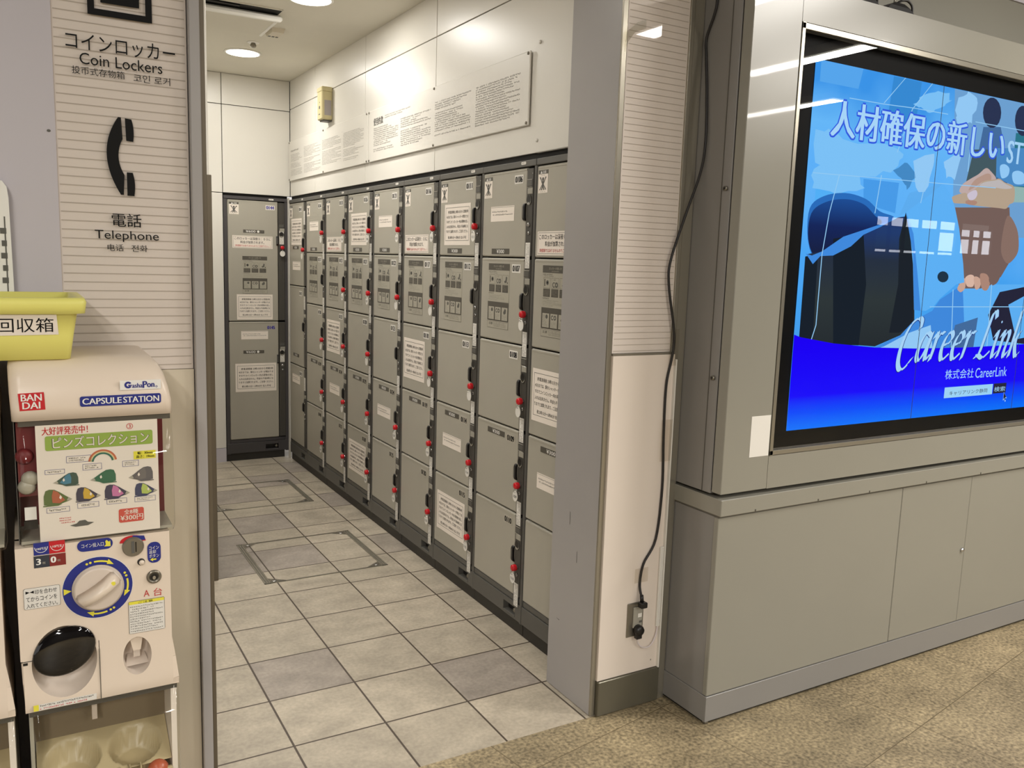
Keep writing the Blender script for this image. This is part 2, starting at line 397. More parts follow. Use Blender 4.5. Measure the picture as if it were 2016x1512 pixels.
b.box(.73, 1.249, 6.212, 6.24, 0, 2.71, M['dark']); b.box(1.249, 1.74, 6.212, 6.24, 1.912, 2.71, M['dark'])
b.box(1.25, 1.71, 6.6, 6.65, 0, 1.95, M['dark']); b.box(1.249, 1.70, 6.215, 6.26, 1.88, 1.92, M['dark'])  # black boxes fill the gap over the back locker as shade, blocking stray light
struct('wall_back', b)
b = MB(); b.box(.735, 1.245, 6.192, 6.2, 0, 0.1, M['greywall']); struct('baseboard_back', b)
b = MB(); b.box(-1.25, -1.2, 2.3, 6.7, 0, 2.71, M['wall']); b.box(-1.2, .730, 3.905, 6.2, 0, 2.71, M['wall'], .002); struct('wall_left', b)
b = MB(); b.box(-1.2, .738, 3.89, 4.6, 0, 1.829, M['darksteel'], .002); struct('trim_4', b)
b = MB(); b.box(1.694, 1.702, 6.15, 6.186, 0, 1.9, M['wall'], 0.001); struct('trim_2', b)

# front wall of the alcove
b = MB(); b.box(-3.5, 0.083, 2.14, 2.36, 0, 3.0, M['greywall']); b.box(0.083, 0.357, 2.16, 2.36, 0, 3.0, M['cream'])
b.box(0.083, 0.357, 2.14, 2.16, 0, 1.2185, M['cream'])
for x, z in ((0.070, 1.748), (0.077, 1.30)): b.ell(x, z, 0.004, 0.003, 2.1393, M['inkgrey'], 10)
struct('wall_front', b)
b = MB(); b.box(-3.5, 20, 2.142, 2.36, 2.62, 3.0, M['greywall']); struct('wall_front', b)
b = MB(); b.box(0.359, 0.383, 2.125, 2.36, 0, 3.0, M['pillar'], 0.002); b.box(0.3835, 0.3955, 2.14, 2.36, 0, 3.0, M['darksteel'], 0.001); struct('trim_3', b)
# pillar at the other side of the opening
b = MB(); b.box(1.59, 1.684, 2.142, 2.41, 0, 2.71, M['pillar'], 0.003); b.box(1.59, 1.608, 2.137, 2.145, 0, 3.0, M['trim'], 0.001)
rnd = random.Random(3)
for y0, z0, dz in ((2.30, 0.62, 0.045), (2.25, 0.50, 0.04), (2.34, 0.26, 0.003)):
    b.add([(1.5896, y0, z0), (1.5896, y0+0.0025, z0), (1.5896, y0+0.0025+(0.02 if dz < 0.01 else 0), z0+dz), (1.5896, y0, z0+dz)], [(0, 1, 2, 3)], M['inkgrey'])
struct('pillar', b)
b = MB(); b.box(1.608, 1.90, 2.15, 2.34, 0, 3.0, M['cream']); b.box(1.608, 1.862, 2.128, 2.15, 0.125, 1.216, M['lowpanel'], 0.001)
b.box(1.862, 1.90, 2.13, 2.15, 0, 3.0, M['trim']); b.box(1.8575, 1.8625, 2.116, 2.13, .125, 1.2, M['wall'], .001)
b.ell(1.833, 0.155, 0.0015, 0.003, 2.1275, M['inkgrey'], 8)
struct('wall_front', b)
b = MB(); b.box(1.609, 1.868, 2.12, 2.15, 0.003, 0.124, M['baseb'], 0.002); struct('baseboard_front', b)
b = MB(); b.box(1.90, 20, 2.15, 2.36, 0, 3.0, M['olive']); struct('wall_front', b)

# far side of the concourse, seen only as a reflection: wall with daylit windows
b = MB(); DK = M['farwall']
b.box(-7, 14.32, -7.1, -7.0, 0, 3.0, DK); b.box(18.2, 20, -7.1, -7.0, 0, 3.0, DK); b.box(14.32, 18.2, -7.1, -7.0, 0, 1.93, DK); b.box(14.32, 18.2, -7.1, -7.0, 2.6, 3.0, DK); b.box(16.9, 17.1, -7.1, -7.0, 1.5, 2.6, DK)
b.box(20, 20.1, -7, 2.1, 0, 3.0, DK)
struct('wall_opposite', b)
DAY = emis('daylight_pane', (236, 240, 250), WINDOW_E); TEAL = emis('teal_blind', (70, 110, 104), 0.5)
b = MB(); b.rect(14.32, 16.9, 2.42, 2.6, -7.04, DAY); b.rect(14.32, 16.9, 1.93, 1.99, -7.04, DAY); b.rect(14.32, 16.3, 1.99, 2.42, -7.04, TEAL); b.rect(16.3, 16.9, 1.99, 2.38, -7.04, DAY)
b.v = [(x, y, z) for x, y, z in b.v]
for x in (14.32, 14.75, 15.2, 15.7, 16.3, 16.9): b.box(x-.025, x+.025, -7.03, -6.98, 1.93, 2.6, M['black'])
for z in (2.42, 1.99): b.box(14.32, 16.9, -7.03, -6.98, z-.015, z+.015, M['steel'])
struct('window_1', b)
b = MB(); b.rect(17.1, 18.2, 1.55, 2.47, -7.04, DAY)
for x in (17.45, 17.8): b.box(x-.03, x+.03, -7.03, -6.98, 1.55, 2.47, M['black'])
for z in (2.3, 1.95): b.box(17.1, 18.2, -7.03, -6.98, z-.03, z+.03, M['steel'])
struct('window_2', b)

# ================================================================== CEILING FITTINGS
def downlight(x, y, z, label, k=1.0):
    t = thing('ceiling_downlight', label, 'ceiling light', (x, y, z), 0, 'recessed downlights in the locker room')
    b = MB(); b.lathe((0, 0, -0.006), [(0.098, 0.006), (0.108, 0.006), (0.110, 0.003), (0.104, 0.0), (0.098, 0.0)], M['white'], 'z', 40, True, False); b.build('trim_ring', t)
    b = MB(); b.lathe((0, 0, -0.0055), [(0.097, 0), (0.097, 0.003)], LAMP_E, 'z', 40); b.build('diffuser', t)
    for kind, e in (('AREA', LAMP_W), ('SPOT', LAMP_W*SPOT_K)):
        l = bpy.data.lights.new('downlight_lamp', kind); l.energy = e*k; l.color = LAMP_C
        if kind == 'AREA': l.shape = 'DISK'; l.size = 0.19
        else: l.spot_size = R(116); l.spot_blend = 0.85; l.shadow_soft_size = 0.08
        lo = bpy.data.objects.new('downlight_lamp', l); C.objects.link(lo); lo.parent = t; lo.location = (0, 0, -0.012)
downlight(1.243, 5.515, 2.71, 'round lit downlight by the back corner of the locker room ceiling')
downlight(1.262, 4.185, 2.71, 'round lit downlight beside the hanging ceiling panel')
downlight(0.55, 3.1, 2.71, 'round downlight added out of view just inside the opening of the locker room', 0.9)  # unseen lamp added to light the locker fronts
downlight(-0.5, 3.1, 2.71, 'round downlight added out of view in the side bay of the locker room', 1.9)  # second unseen lamp, added as frontal light on the lockers

t = thing('ceiling_vent_unit', 'hanging white ceiling panel with an open dark gap along its edge', 'ceiling unit', (0, 0, 2.71))
b = MB(); b.box(0.5, 1.20, 4.56, 4.93, -0.028, -0.006, M['ceil'], 0.003); b.build('panel', t)
b = MB(); b.box(0.5, 1.222, 4.525, 4.562, -0.040, -0.010, M['white'], 0.009); b.box(1.198, 1.214, 4.56, 4.93, -0.032, -0.004, M['white'], 0.004); b.build('panel_edge', t)
b = MB(); b.box(0.5, 1.205, 4.455, 4.60, -0.0015, 0.02, M['dark']); b.box(0.5, 1.19, 4.545, 4.60, -.010, -.001, M['black']); b.build('opening', t)
b = MB(); b.box(0.5, 1.20, 4.447, 4.455, -0.006, 0.0, M['ceil']); b.box(.7, 1.0, 4.48, 4.50, -.008, -.001, M['black']); b.build('lip', t)
t = thing('ceiling_sensor', 'small cream ceiling sensor box with three black slots', 'sensor', (1.275, 4.90, 2.71))
b = MB(); b.loft([[(-.036, -.09, 0), (.036, -.09, 0), (.036, .06, 0), (-.036, .06, 0)], [(-.03, -.08, -.022), (.03, -.08, -.022), (.03, .045, -.022), (-.03, .045, -.022)]], M['cream']); b.build('housing', t)
for i in range(3):
    b = MB(); b.box(-.027+i*.02, -.014+i*.02, .018, .036, -.0235, -.021, M['black']); b.build('slot', t)
t = thing('fire_sprinkler', 'small steel fire sprinkler on the ceiling by the lit lamp', 'sprinkler', (1.236, 5.22, 2.71))
b = MB(); b.lathe((0, 0, -.004), [(.035, .004), (.033, 0)], M['white'], 'z', 24); b.build('flange', t)
b = MB(); b.lathe((0, 0, -.03), [(.008, 0), (.016, .004), (.018, .012), (.012, .026)], M['steel'], 'z', 16); b.build('head', t)

for x, y, kw in ((-0.9, 0.15, .4), (1.5, 0.0, .3), (3.5, 0.4, 2.1), (4.78, -0.42, 2.2), (6.05, -1.8, 1.6), (-1.4, -2.8, 4.6), (2.0, -2.8, 1.9), (4.1, -2.8, 1.5), (-1.4, -5.2, 4.8), (2.2, -5.2, 2.4), (4.4, -5.2, 1.3)):  # two mirror in the screen glass; the rest are unseen, added for fill
    t = thing('fluorescent_light', 'long fluorescent fixture out of view on the concourse ceiling', 'ceiling light', (x, y, 3.0), math.pi/2, 'concourse ceiling lights')
    b = MB(); b.box(-0.62, 0.62, -0.1, 0.1, -0.05, 0, M['white'], 0.01); b.build('housing', t)
    b = MB(); b.box(-0.6, 0.6, -0.06, 0.06, -0.058, -0.05, LAMP_E); b.build('tube_cover', t)
    l = bpy.data.lights.new('fluorescent_lamp', 'AREA'); l.shape = 'RECTANGLE'; l.size = 1.2; l.size_y = 0.14; l.energy = TUBE_W*kw; l.color = (1.0, 0.955, 0.89)
    lo = bpy.data.objects.new('fluorescent_lamp', l); C.objects.link(lo); lo.parent = t; lo.location = (0, 0, -0.062)

# ================================================================== WALL THINGS IN THE ALCOVE
RW = -math.pi/2
t = thing('alarm_box', 'beige plastic box with a grey label high on the white wall', 'wall box', (1.72, 5.345, 0), RW)
b = MB(); b.box(0, .098, -.067, 0, 2.33, 2.50, M['beige'], 0.006); b.box(.012, .086, -.055, 0, 2.322, 2.332, M['band'], .002); b.build('housing', t)
b = MB(); b.box(-.002, .100, -.069, 0, 2.495, 2.525, M['beige'], 0.005); b.build('cover', t)
b = MB(); b.add([(.0983, -.052, 2.355), (.0983, -.008, 2.355), (.0983, -.008, 2.445), (.0983, -.052, 2.445)], [(0, 1, 2, 3)], M['inkgrey2']); b.build('sticker', t)
for q in ((.035, .06, 2.395, 2.412), (.045, .055, 2.43, 2.437), (.03, .06, 2.36, 2.366)):
    b = MB(); b.rect(*q, -.0675, M['inkgrey']); b.build('switch', t)

def terms_board(y_left, width, label, title, cols, seed, english):
    t = thing('notice_board', label, 'notice board', (1.72, y_left, 0), RW, 'usage terms boards above the lockers')
    b = MB(); b.box(0.002, width-0.002, -0.012, -0.004, 2.018, 2.292, M['wall'], 0.003)
    b.box(0.02, width-0.02, -0.004, 0, 2.03, 2.28, M['inkgrey'])
    y = -0.0126
    for i, (x0, x1, z0, z1, rows, head) in enumerate(cols):
        rnd = random.Random(seed+i); h = (z1-z0)/rows; r = 0
        while r < rows:
            k = rnd.randint(2, 6)
            b.marks(x0, x1, z1-(min(r+k, rows))*h, z1-r*h, min(k, rows-r), y, M['inkboard'], seed*7+i*31+r, h*(0.34 if english else 0.85), 0.46 if english else 0.62, 0.5)
            r += k+(1 if rnd.random() < 0.5 else 0)
    if title:
        b.text(title[0], *title[1:], y, M['ink'], 0.02)
    b.build('panel', t)
    for x in (0.015, width/2, width-0.015):
        for z in (2.283, 2.028):
            s = MB(); s.lathe((x, -0.012, z), [(.006, 0), (.006, .003), (.003, .005)], M['steel'], n=12); s.build('screw', t)
terms_board(4.592, 1.725, 'white board of dense Japanese usage terms above the locker columns', ('使用約款', .085, .222, 2.205, 2.245),
            [(.085, .435, 2.065, 2.195, 13, 1), (.465, .835, 2.06, 2.20, 14, 1), (.875, 1.245, 2.065, 2.222, 16, 1), (1.285, 1.66, 2.06, 2.225, 17, 1), (.245, .60, 2.225, 2.245, 2, 0)], 11, False)
terms_board(6.19, 1.59, 'white board of faint English usage terms in the back corner', None,
            [(.05, .33, 2.05, 2.20, 17, 1), (.37, .74, 2.05, 2.225, 20, 1), (.77, 1.14, 2.06, 2.225, 19, 1), (1.18, 1.53, 2.06, 2.225, 19, 1), (.05, .33, 2.21, 2.235, 1, 1)], 23, True)

# floor hatches
def hatch(x0, x1, y0, y1, label):
    t = thing('floor_hatch', label, 'floor hatch', (x0, y0, 0), 0, 'steel-framed floor hatches')
    W, D = x1-x0, y1-y0; b = MB(); z = 0.0016
    for i in range(3): b.box(i*.011, i*.011+.0078, 0, D, 0, z, M['trim']); b.box(W-i*.011-.0078, W-i*.011, 0, D, 0, z, M['trim'])
    b.box(0, .029, .004, D-.004, 0, .0009, M['band']); b.box(W-.029, W, .004, D-.004, 0, .0009, M['band'])
    for y in (0, D-.006): b.box(0, W, y, y+.006, 0, z, M['trim'])
    for y in (.009, D-.0135): b.box(.03, W-.03, y, y+.0045, 0, .0009, M['band'])
    b.build('frame', t)
    for cx, sx in ((.03, 1), (W-.03, -1)):
        for cy, sy in ((.01, 1), (D-.01, -1)):
            c = MB(); P3 = [(cx, cy), (cx+sx*.075, cy), (cx+sx*.06, cy+sy*.012), (cx+sx*.012, cy+sy*.045), (cx, cy+sy*.055)]
            n = len(P3); c.add([(a, d, .0018) for a, d in P3], [tuple(range(n))], M['steel'])
            c.lathe((cx+sx*.02, cy+sy*.018, .0018), [(.012, 0), (.012, .0012), (.008, .0016)], M['chrome'], 'z', 14)
            c.build('corner_plate', t)
hatch(.914, 1.515, 3.75, 4.342, 'steel-framed floor hatch closer to the opening')
hatch(.938, 1.516, 4.972, 5.535, 'steel-framed floor hatch closer to the back lockers')

# ================================================================== LOCKERS
DOORH = .338
ME = {}
def cached(k, fn):
    if k not in ME: ME[k] = fn()
    return ME[k]
def door_mesh(w, h):
    b = MB(); b.box(0, w, 0, .016, -h, 0, M['door'], 0.0045); b.box(.006, w-.002, -.0012, .002, -.0105, -.003, M['door'], .0006); return b.mesh('door')
def number_mesh(s, blue=False, bg='plate'):
    b = MB()
    if bg: b.slab(0, .065, -.033, 0, -.0004, M[bg], .0006)
    b.text(s, .006, .059, -.028, -.005, -.0014, M['inkblue' if blue else 'ink'], 0.07); return b.mesh('number_plate')
def price_mesh(s, w=.144, dot=False):
    b = MB(); b.slab(0, w, -.022, 0, -.0004, M['band'], .0006)
    b.text(s, w*(.12 if dot else .3), w*(.58 if dot else .72), -.0185, -.0035, -.0014, M['white'], 0.02)
    if dot: b.ell(w*.71, -.011, .0085, .0085, -.0014, M['white']); b.marks(w*.8, w*.95, -.015, -.007, 1, -.0014, M['clearst'], 4, .006)
    return b.mesh('price_label')
def warn_mesh():
    b = MB(); y = -.0014; b.slab(0, .066, -.014, 0, -.0004, M['band'], .0006)
    b.quad([(.014, -.0125), (.028, -.0125), (.021, -.002)], y, M['white']); b.text('注意', .031, .053, -.0125, -.0025, y, M['white'], .02)
    b.slab(.001, .066, -.083, -.0145, -.0004, M['paper'], .0006); b.marks(.018, .05, -.021, -.017, 1, y, M['inkgrey'], 3, .004)
    b.ell(.033, -.033, .007, .007, y, M['inkgrey'], 14)
    b.quad([(.025, -.04), (.041, -.04), (.038, -.058), (.045, -.072), (.038, -.073), (.033, -.062), (.028, -.073), (.021, -.072), (.028, -.058)], y, M['inkgrey'])
    for s_ in (1, -1):
        b.quad([(.033+s_*.024, -.026), (.033+s_*.020, -.025), (.033-s_*.024, -.071), (.033-s_*.020, -.073)], y-.0003, M['inkgrey'])
    for s_ in (1, -1): b.quad([(.033+s_*.016, -.024), (.033+s_*.020, -.026), (.033+s_*.008, -.048), (.033+s_*.004, -.045)], y, M['inkgrey'])
    b.marks(.012, .056, -.081, -.075, 1, y, M['clearst'], 5, .005); return b.mesh('warning_sticker')
NOTE = ['終電清掃後 23時15分から翌朝5時', '45分までは、駅のシャッターが閉まりま', 'すのでコインロッカー内の荷物の出し', '入れは出来ません。料金も午前0時にな', 'りますと加算されます。ご注意ください。', '夜23時15分～5時45分 出入不可']
def big_mesh(w, h):
    b = MB(); y = -.0014; b.slab(0, w, -h, 0, -.0004, M['paper'], .0006); m = .045*w
    b.outline(m, w-m, -h+h*.11, -h*.08, .0016, y, M['inkgrey'])
    step = h*.118; z = -h*.155
    for i, s in enumerate(NOTE):
        if i == 5: z -= h*.03
        x0, x1 = (w*.14, w*.92) if i == 0 else ((w*.15, w*.86) if i == 5 else (w*.08, w*.92))
        b.text(s, x0, x1, z-step*.62, z, y, M['ink'], .012); z -= step
    return b.mesh('notice')
def mid_mesh(w=.28, h=.087):
    b = MB(); y = -.0014; b.slab(0, w, -h, 0, -.0004, M['paper'], .0006)
    b.outline(.006, w-.006, -h+.005, -.005, .0012, y, M['inkgrey'])
    b.text('このロッカーは深夜０：００に', .014, w-.014, -.030, -.010, y, M['ink'], .02)
    b.text('料金が加算されます。', .055, w-.06, -.055, -.036, y, M['ink'], .02)
    b.text('（時間制ではありませんのでご注意下さい。）', .018, w-.016, -.077, -.063, y, M['inkred'], .012); return b.mesh('notice')
def small_mesh(w=.19, h=.06):
    b = MB(); y = -.0014; b.slab(0, w, -h, 0, -.0004, M['paper'], .0006); b.rect(.002, w-.002, -.0045, -.0035, y, M['inkgrey'])
    b.marks(.01, w*.72, -h*.42, -h*.28, 1, y, M['inkgrey'], 8, .006, .7, 0); b.marks(.016, w-.01, -h*.62, -h*.48, 1, y, M['inkgrey'], 9, .006, .6, 0); return b.mesh('notice')
def inst_mesh(w=.173, h=.263):
    b = MB(); y = -.0014; k = h/.263; b.slab(0, w, -h, 0, -.0004, M['clearst'], .0005)
    def Z(v): return -v*k
    b.rect(0, w, Z(.027), 0, y, M['band']); b.text('ロッカーの使い方', w*.26, w*.74, Z(.0155), Z(.006), y-.0003, M['clearst'], .01)
    b.marks(w*.36, w*.64, Z(.024), Z(.019), 1, y-.0003, M['clearst'], 2, .004, .8, 0)
    b.marks(.004, w*.4, Z(.035), Z(.030), 1, y, M['inkgrey'], 5, .004, .9, 0); b.marks(.009, w*.46, Z(.041), Z(.037), 1, y, M['inkgrey'], 6, .004, .7, 0)
    bw = w*.27
    for i in range(3):
        x = w*.045+i*w*.32
        b.outline(x, x+bw, Z(.083), Z(.045), .0008, y, M['band']); b.rect(x, x+bw, Z(.115), Z(.0855), y, M['band'])
        b.marks(x+.004, x+bw-.004, Z(.112), Z(.089), 4, y-.0003, M['clearst'], 20+i, .005, .22, .3)
    x = w*.045
    b.rect(x+.007, x+.011, Z(.076), Z(.05), y, M['ink']); b.ell(x+.027, Z(.063), .009, .009, y, M['inkgrey'], 16); b.ell(x+.027, Z(.063), .004, .004, y-.0002, M['ink'], 12)
    x += w*.32; b.marks(x+.012, x+.034, Z(.055), Z(.049), 2, y, M['inkgrey'], 7, .004); b.ring(x+.016, Z(.070), .006, .010, y, M['inkgrey'], 20, 40, 320); b.ring(x+.033, Z(.070), .004, .010, y, M['inkgrey'], 20)
    x += w*.32; b.quad([(x+.028, Z(.05)), (x+.038, Z(.054)), (x+.034, Z(.074)), (x+.020, Z(.078)), (x+.014, Z(.070)), (x+.024, Z(.066))], y, M['inkgrey']); b.rect(x+.038, x+.043, Z(.079), Z(.073), y, M['ink'])
    b.marks(.004, w*.3, Z(.123), Z(.118), 1, y, M['inkgrey'], 15, .004, .9, 0); b.marks(.006, w*.8, Z(.150), Z(.126), 5, y, M['inkgrey'], 16, .004, .3, .5)
    b.rect(0, w, Z(.233), Z(.155), y, M['band'])
    for i in range(3):
        x = w*.05+i*w*.32; b.rect(x, x+bw, Z(.228), Z(.176), y-.0003, M['clearst'])
        b.marks(x+.003, x+bw-.004, Z(.226), Z(.206), 4, y-.0006, M['inkgrey'], 30+i, .004, .3, .4)
    b.ell(w*.05+.030, Z(.188), .008, .008, y-.0006, M['inkgrey'], 14); b.marks(w*.05+.004, w*.05+.02, Z(.205), Z(.182), 4, y-.0006, M['inkgrey'], 40, .004, .4)
    x = w*.37; b.ring(x+.014, Z(.190), .005, .009, y-.0006, M['inkgrey'], 18, 40, 320); b.ring(x+.031, Z(.190), .004, .009, y-.0006, M['inkgrey'], 18)
    x = w*.69; b.quad([(x+.026, Z(.179)), (x+.037, Z(.184)), (x+.034, Z(.199)), (x+.020, Z(.204)), (x+.013, Z(.196))], y-.0006, M['inkgrey'])
    b.outline(0, w, -h, Z(.236), .0008, y, M['inkgrey']); b.text('注意', w*.07, w*.26, Z(.250), Z(.240), y, M['inkgrey'], .01); b.marks(w*.3, w*.92, Z(.258), Z(.239), 4, y, M['inkgrey'], 51, .004, .4, .5)
    return b.mesh('instruction_panel')

def mech_body(h=.338):
    b = MB(); b.box(0, .044, -.002, .02, -h+.004, -.004, M['mech'], .002)
    b.box(.002, .042, -.004, 0, -.072, -.044, M['mech'], .0015); b.rect(.005, .037, -.069, -.050, -.0043, M['frame']); b.rect(.003, .04, -.0465, -.0445, -.0044, M['door'])
    b.rect(.004, .04, -.0745, -.0725, -.0044, M['door']); b.box(.008, .043, -.004, 0, -.099, -.076, M['mech2'], .0015)
    b.ell(.040, -.024, .002, .002, -.0026, M['chrome'], 8); return b.mesh('coin_mechanism')
def mech_slot():
    b = MB(); b.prism([(.021+.017*math.cos(2*math.pi*i/24), -.121+.020*math.sin(2*math.pi*i/24)) for i in range(24)], -.005, -.001, M['mech'])
    b.ring(.020, -.121, .0135, .0165, -.0052, M['mech2'], 24, 200, 340, 1.15); b.ell(.0195, -.119, .0125, .0165, -.0053, M['black'], 24); b.ell(.0195, -.1335, .0065, .0035, -.0056, M['chrome'], 14); return b.mesh('coin_slot')
def mech_handle():
    b = MB(); rings = []
    for z, d, w_ in ((-.133, .004, .016), (-.138, .009, .014), (-.147, .0108, .012), (-.166, .011, .0115), (-.184, .0108, .012), (-.193, .009, .014), (-.198, .004, .016)):
        rings.append([(-.0165, -.0005, z), (-.0165+w_, -.0005, z), (-.0165+w_*.9, -d, z), (-.0165+w_*.05, -d, z)])
    b.loft(rings, M['black'], True); b.quad([(-.016, -.188), (-.0075, -.188), (-.0075, -.144), (-.016, -.144)], -.0113, M['frame']); return b.mesh('handle')
def mech_lock():
    b = MB(); b.lathe((.023, -.002, -.213), [(.0085, 0), (.0085, .004), (.006, .0055)], M['chrome'], n=16); b.rect(.0222, .0238, -.2175, -.2085, -.0080, M['black'])
    b.lathe((.025, -.002, -.245), [(.0065, 0), (.0065, .003), (.004, .0042)], M['chrome'], n=14); b.ell(.025, -.245, .0025, .0025, -.0066, M['black'], 8); return b.mesh('lock_cylinder')
def mech_sticker():
    b = MB(); b.slab(0, .032, -.097, 0, -.0025, M['plate'], .0006); rnd = random.Random(5)
    for c in range(4):
        for r in range(15):
            if rnd.random() < .7: b.rect(.0045+c*.0068, .0045+c*.0068+.0026, -.006-r*.006-.0034, -.006-r*.006, -.0037, M['inkboard'])
    return b.mesh('instruction_strip')
def mech_hi():      # tall doors carry the strip above the works
    return None

def carcass(z_splits, bk=False, dx0=.005, dx1=.354, W=.42):
    fr = M['bframe' if bk else 'frame']; b = MB(); hi = 1.883 if not bk else 1.893
    b.box(0, W-.002, .03, .42, .05, hi, M['dark'])
    for x0, x1 in ((0, dx0-.002), (dx1+.0485, W-.0015)): b.box(x0, x1, .002, .03, .05, hi, fr, .0012)
    b.box(0, W-.0015, -.002, .03, z_splits[0]+.004, hi, fr, .002)
    lo = z_splits[-1]
    b.box(dx0-.002, dx1+.05, .004, .03, lo-.028, lo-.003, fr, .004)
    # kick panel with the coin return
    zt, zb_, hx0, hx1, hz0, hz1 = lo-.028, .056, .276, .371, .068, .108
    b.box(0, hx0, 0, .03, zb_, zt, fr, .001); b.box(hx1, W-.0015, 0, .03, zb_, zt, fr, .001); b.box(hx0, hx1, 0, .03, hz1, zt, fr); b.box(hx0, hx1, 0, .03, zb_, hz0, fr)
    b.box(hx0, hx1, .026, .03, hz0, hz1, M['black']); b.box(hx0+.002, hx1-.002, -.001, .026, hz0-.004, hz0+.003, fr, .001); b.lathe((hx1-.014, .02, .089), [(.011, 0), (.010, .014), (.005, .017)], M['steel'], n=14)
    return b.mesh('carcass')

ORD = ['first', 'second', 'third', 'fourth', 'fifth', 'sixth', 'seventh', 'eighth', 'ninth']
ROWN = ['top', 'second', 'third', 'fourth', 'bottom']
def key(parent_loc, rz, zc, num, label, uo=.384):
    t = thing('locker_key', label, 'key', parent_loc, rz, 'red locker keys left in their locks')
    t.location = Vector(parent_loc)+Matrix.Rotation(rz, 3, 'Z') @ Vector((uo, 0, zc))
    def head():
        b = MB(); b.lathe((0, -.007, 0), [(.008, 0), (.0125, .001), (.0135, .005), (.0135, .016), (.0115, .0195), (.004, .0205)], M['red'], n=20); return b.mesh('key_head')
    ob('key_head', cached('khead', head), t)
    def rg():
        b = MB(); b.tube([(.0, -.022, -.010), (-.003, -.027, -.016), (-.001, -.027, -.026), (.003, -.022, -.024), (.002, -.018, -.014), (0, -.022, -.010)], .0011, M['chrome'], 6, 4); return b.mesh('ring')
    ob('ring', cached('kring', rg), t)
    def tg():
        b = MB(); n = 24; b.prism([(.0185*math.cos(2*math.pi*i/n), -.042+.021*math.sin(2*math.pi*i/n)) for i in range(n)], -.0232, -.0215, M['tag']); b.ell(0, -.026, .0022, .0022, -.0235, M['inkgrey'], 8)
        if num: b.text(num, -.0125, .0125, -.049, -.038, -.0236, M['ink'], .02)
        return b.mesh('number_tag')
    ob('number_tag', cached(('ktag', num), tg), t)

HIST = M['plategrey']
def column(first, n_doors, root_loc, rz, label, order, notices, keys, W=.42, bk=False, dx0=.005, dx1=.354):
    """one free-standing locker unit; notices: row -> list of (kind, u, v)"""
    t = thing('locker_column', label, 'locker', root_loc, rz, 'coin locker columns')
    if bk: tops = [1.867, 1.013]; bots = [1.019, .158]
    elif n_doors == 5: tops = [1.855, 1.5135, 1.174, .8345, .495]; bots = [1.519, 1.180, .8405, .501, .156]
    else: tops = [1.855, 1.281, .718]; bots = [1.287, .724, .156]
    ob('carcass', cached(('car', n_doors, bk), lambda: carcass(tops+[bots[-1]], bk, dx0, dx1, W)), t)
    def pl():
        b = MB(); b.box(0, W-.002, .012, .42, 0, .054, M['plinth']); return b.mesh('plinth')
    ob('plinth', cached('plinth', pl), t)
    def bd():
        b = MB(); b.prism(b.rrect(.311, .346, 1.868, 1.8785, .004, 3), -.0032, -.002, M['plate']); b.marks(.316, .342, 1.870, 1.8765, 1, -.0036, M['inkgrey'], 2, .006, .7, 0); return b.mesh('maker_badge')
    ob('maker_badge', cached('badge', bd), t, (.0, 0, .008 if bk else 0))
    for i in range(n_doors):
        T, h, w = tops[i], tops[i]-bots[i], dx1-dx0
        d = ob('door', cached(('door', round(h, 3), round(w, 3)), lambda: door_mesh(w, h)), t, (dx0, 0, T))
        num = '%04d' % (first+i)
        nu = (.257, -.023) if n_doors == 5 else ((.262, -.026) if bk else (.24, -.03))
        ob('number_plate', cached(num, lambda: number_mesh(num, bk, 'plate' if (i < 3 and not bk) or (bk and i == 0) else (None if bk else 'plategrey'))), d, (nu[0], 0, nu[1]))
        if i == 0: ob('warning_sticker', cached('warn', warn_mesh), d, (.010, 0, -.017))
        for kind, u, v in notices.get(i, []):
            if kind == 'price': ob('price_label', cached('price', lambda: price_mesh('¥300')), d, (u, 0, v))
            elif kind == 'price6': ob('price_label', cached('price6', lambda: price_mesh('¥600', .147, True)), d, (u, 0, v))
            elif kind == 'inst': ob('instruction_panel', cached('inst', inst_mesh), d, (u, 0, v))
            elif kind == 'small': ob('notice', cached('small', small_mesh), d, (u, 0, v))
            elif kind == 'mid': ob('notice', cached('mid', mid_mesh), d, (u, 0, v))
            else: ob('notice', cached(kind, lambda: big_mesh(*kind)), d, (u, 0, v))
        off = 0 if n_doors == 5 else -.108
        mt = T if n_doors == 5 else T
        mb_ = ob('coin_mechanism', cached(('mech', round(h, 3), off), lambda: mech_body(h) if off == 0 else mech_tall(h)), t, (dx1+.0035, 0, T))
        zo = off
        ob('coin_slot', cached('slot', mech_slot), mb_, (0, 0, zo)); ob('handle', cached('handle', mech_handle), mb_, (0, 0, zo)); ob('lock_cylinder', cached('lock', mech_lock), mb_, (0, 0, zo))
        ob('instruction_strip', cached('strip', mech_sticker), mb_, (.006, 0, -.281 if off == 0 else (-.062 if not bk else -.2)))
        if i in keys:
            zc = T-.213+zo
            key(root_loc, rz, zc, keys[i], 'red key with %s tag, %s lock, %s' % ('numbered' if keys[i] else 'blank', ROWN[i], order), dx1+.0035+.023)
    return t
def mech_tall(h):
    b = MB(); b.box(0, .044, -.002, .02, -h+.004, -.004, M['mech'], .002)
    b.box(.002, .042, -.004, 0, -.180, -.152, M['mech'], .0015); b.rect(.005, .037, -.177, -.158, -.0043, M['frame']); b.box(.008, .043, -.004, 0, -.207, -.184, M['mech2'], .0015); return b.mesh('coin_mechanism')

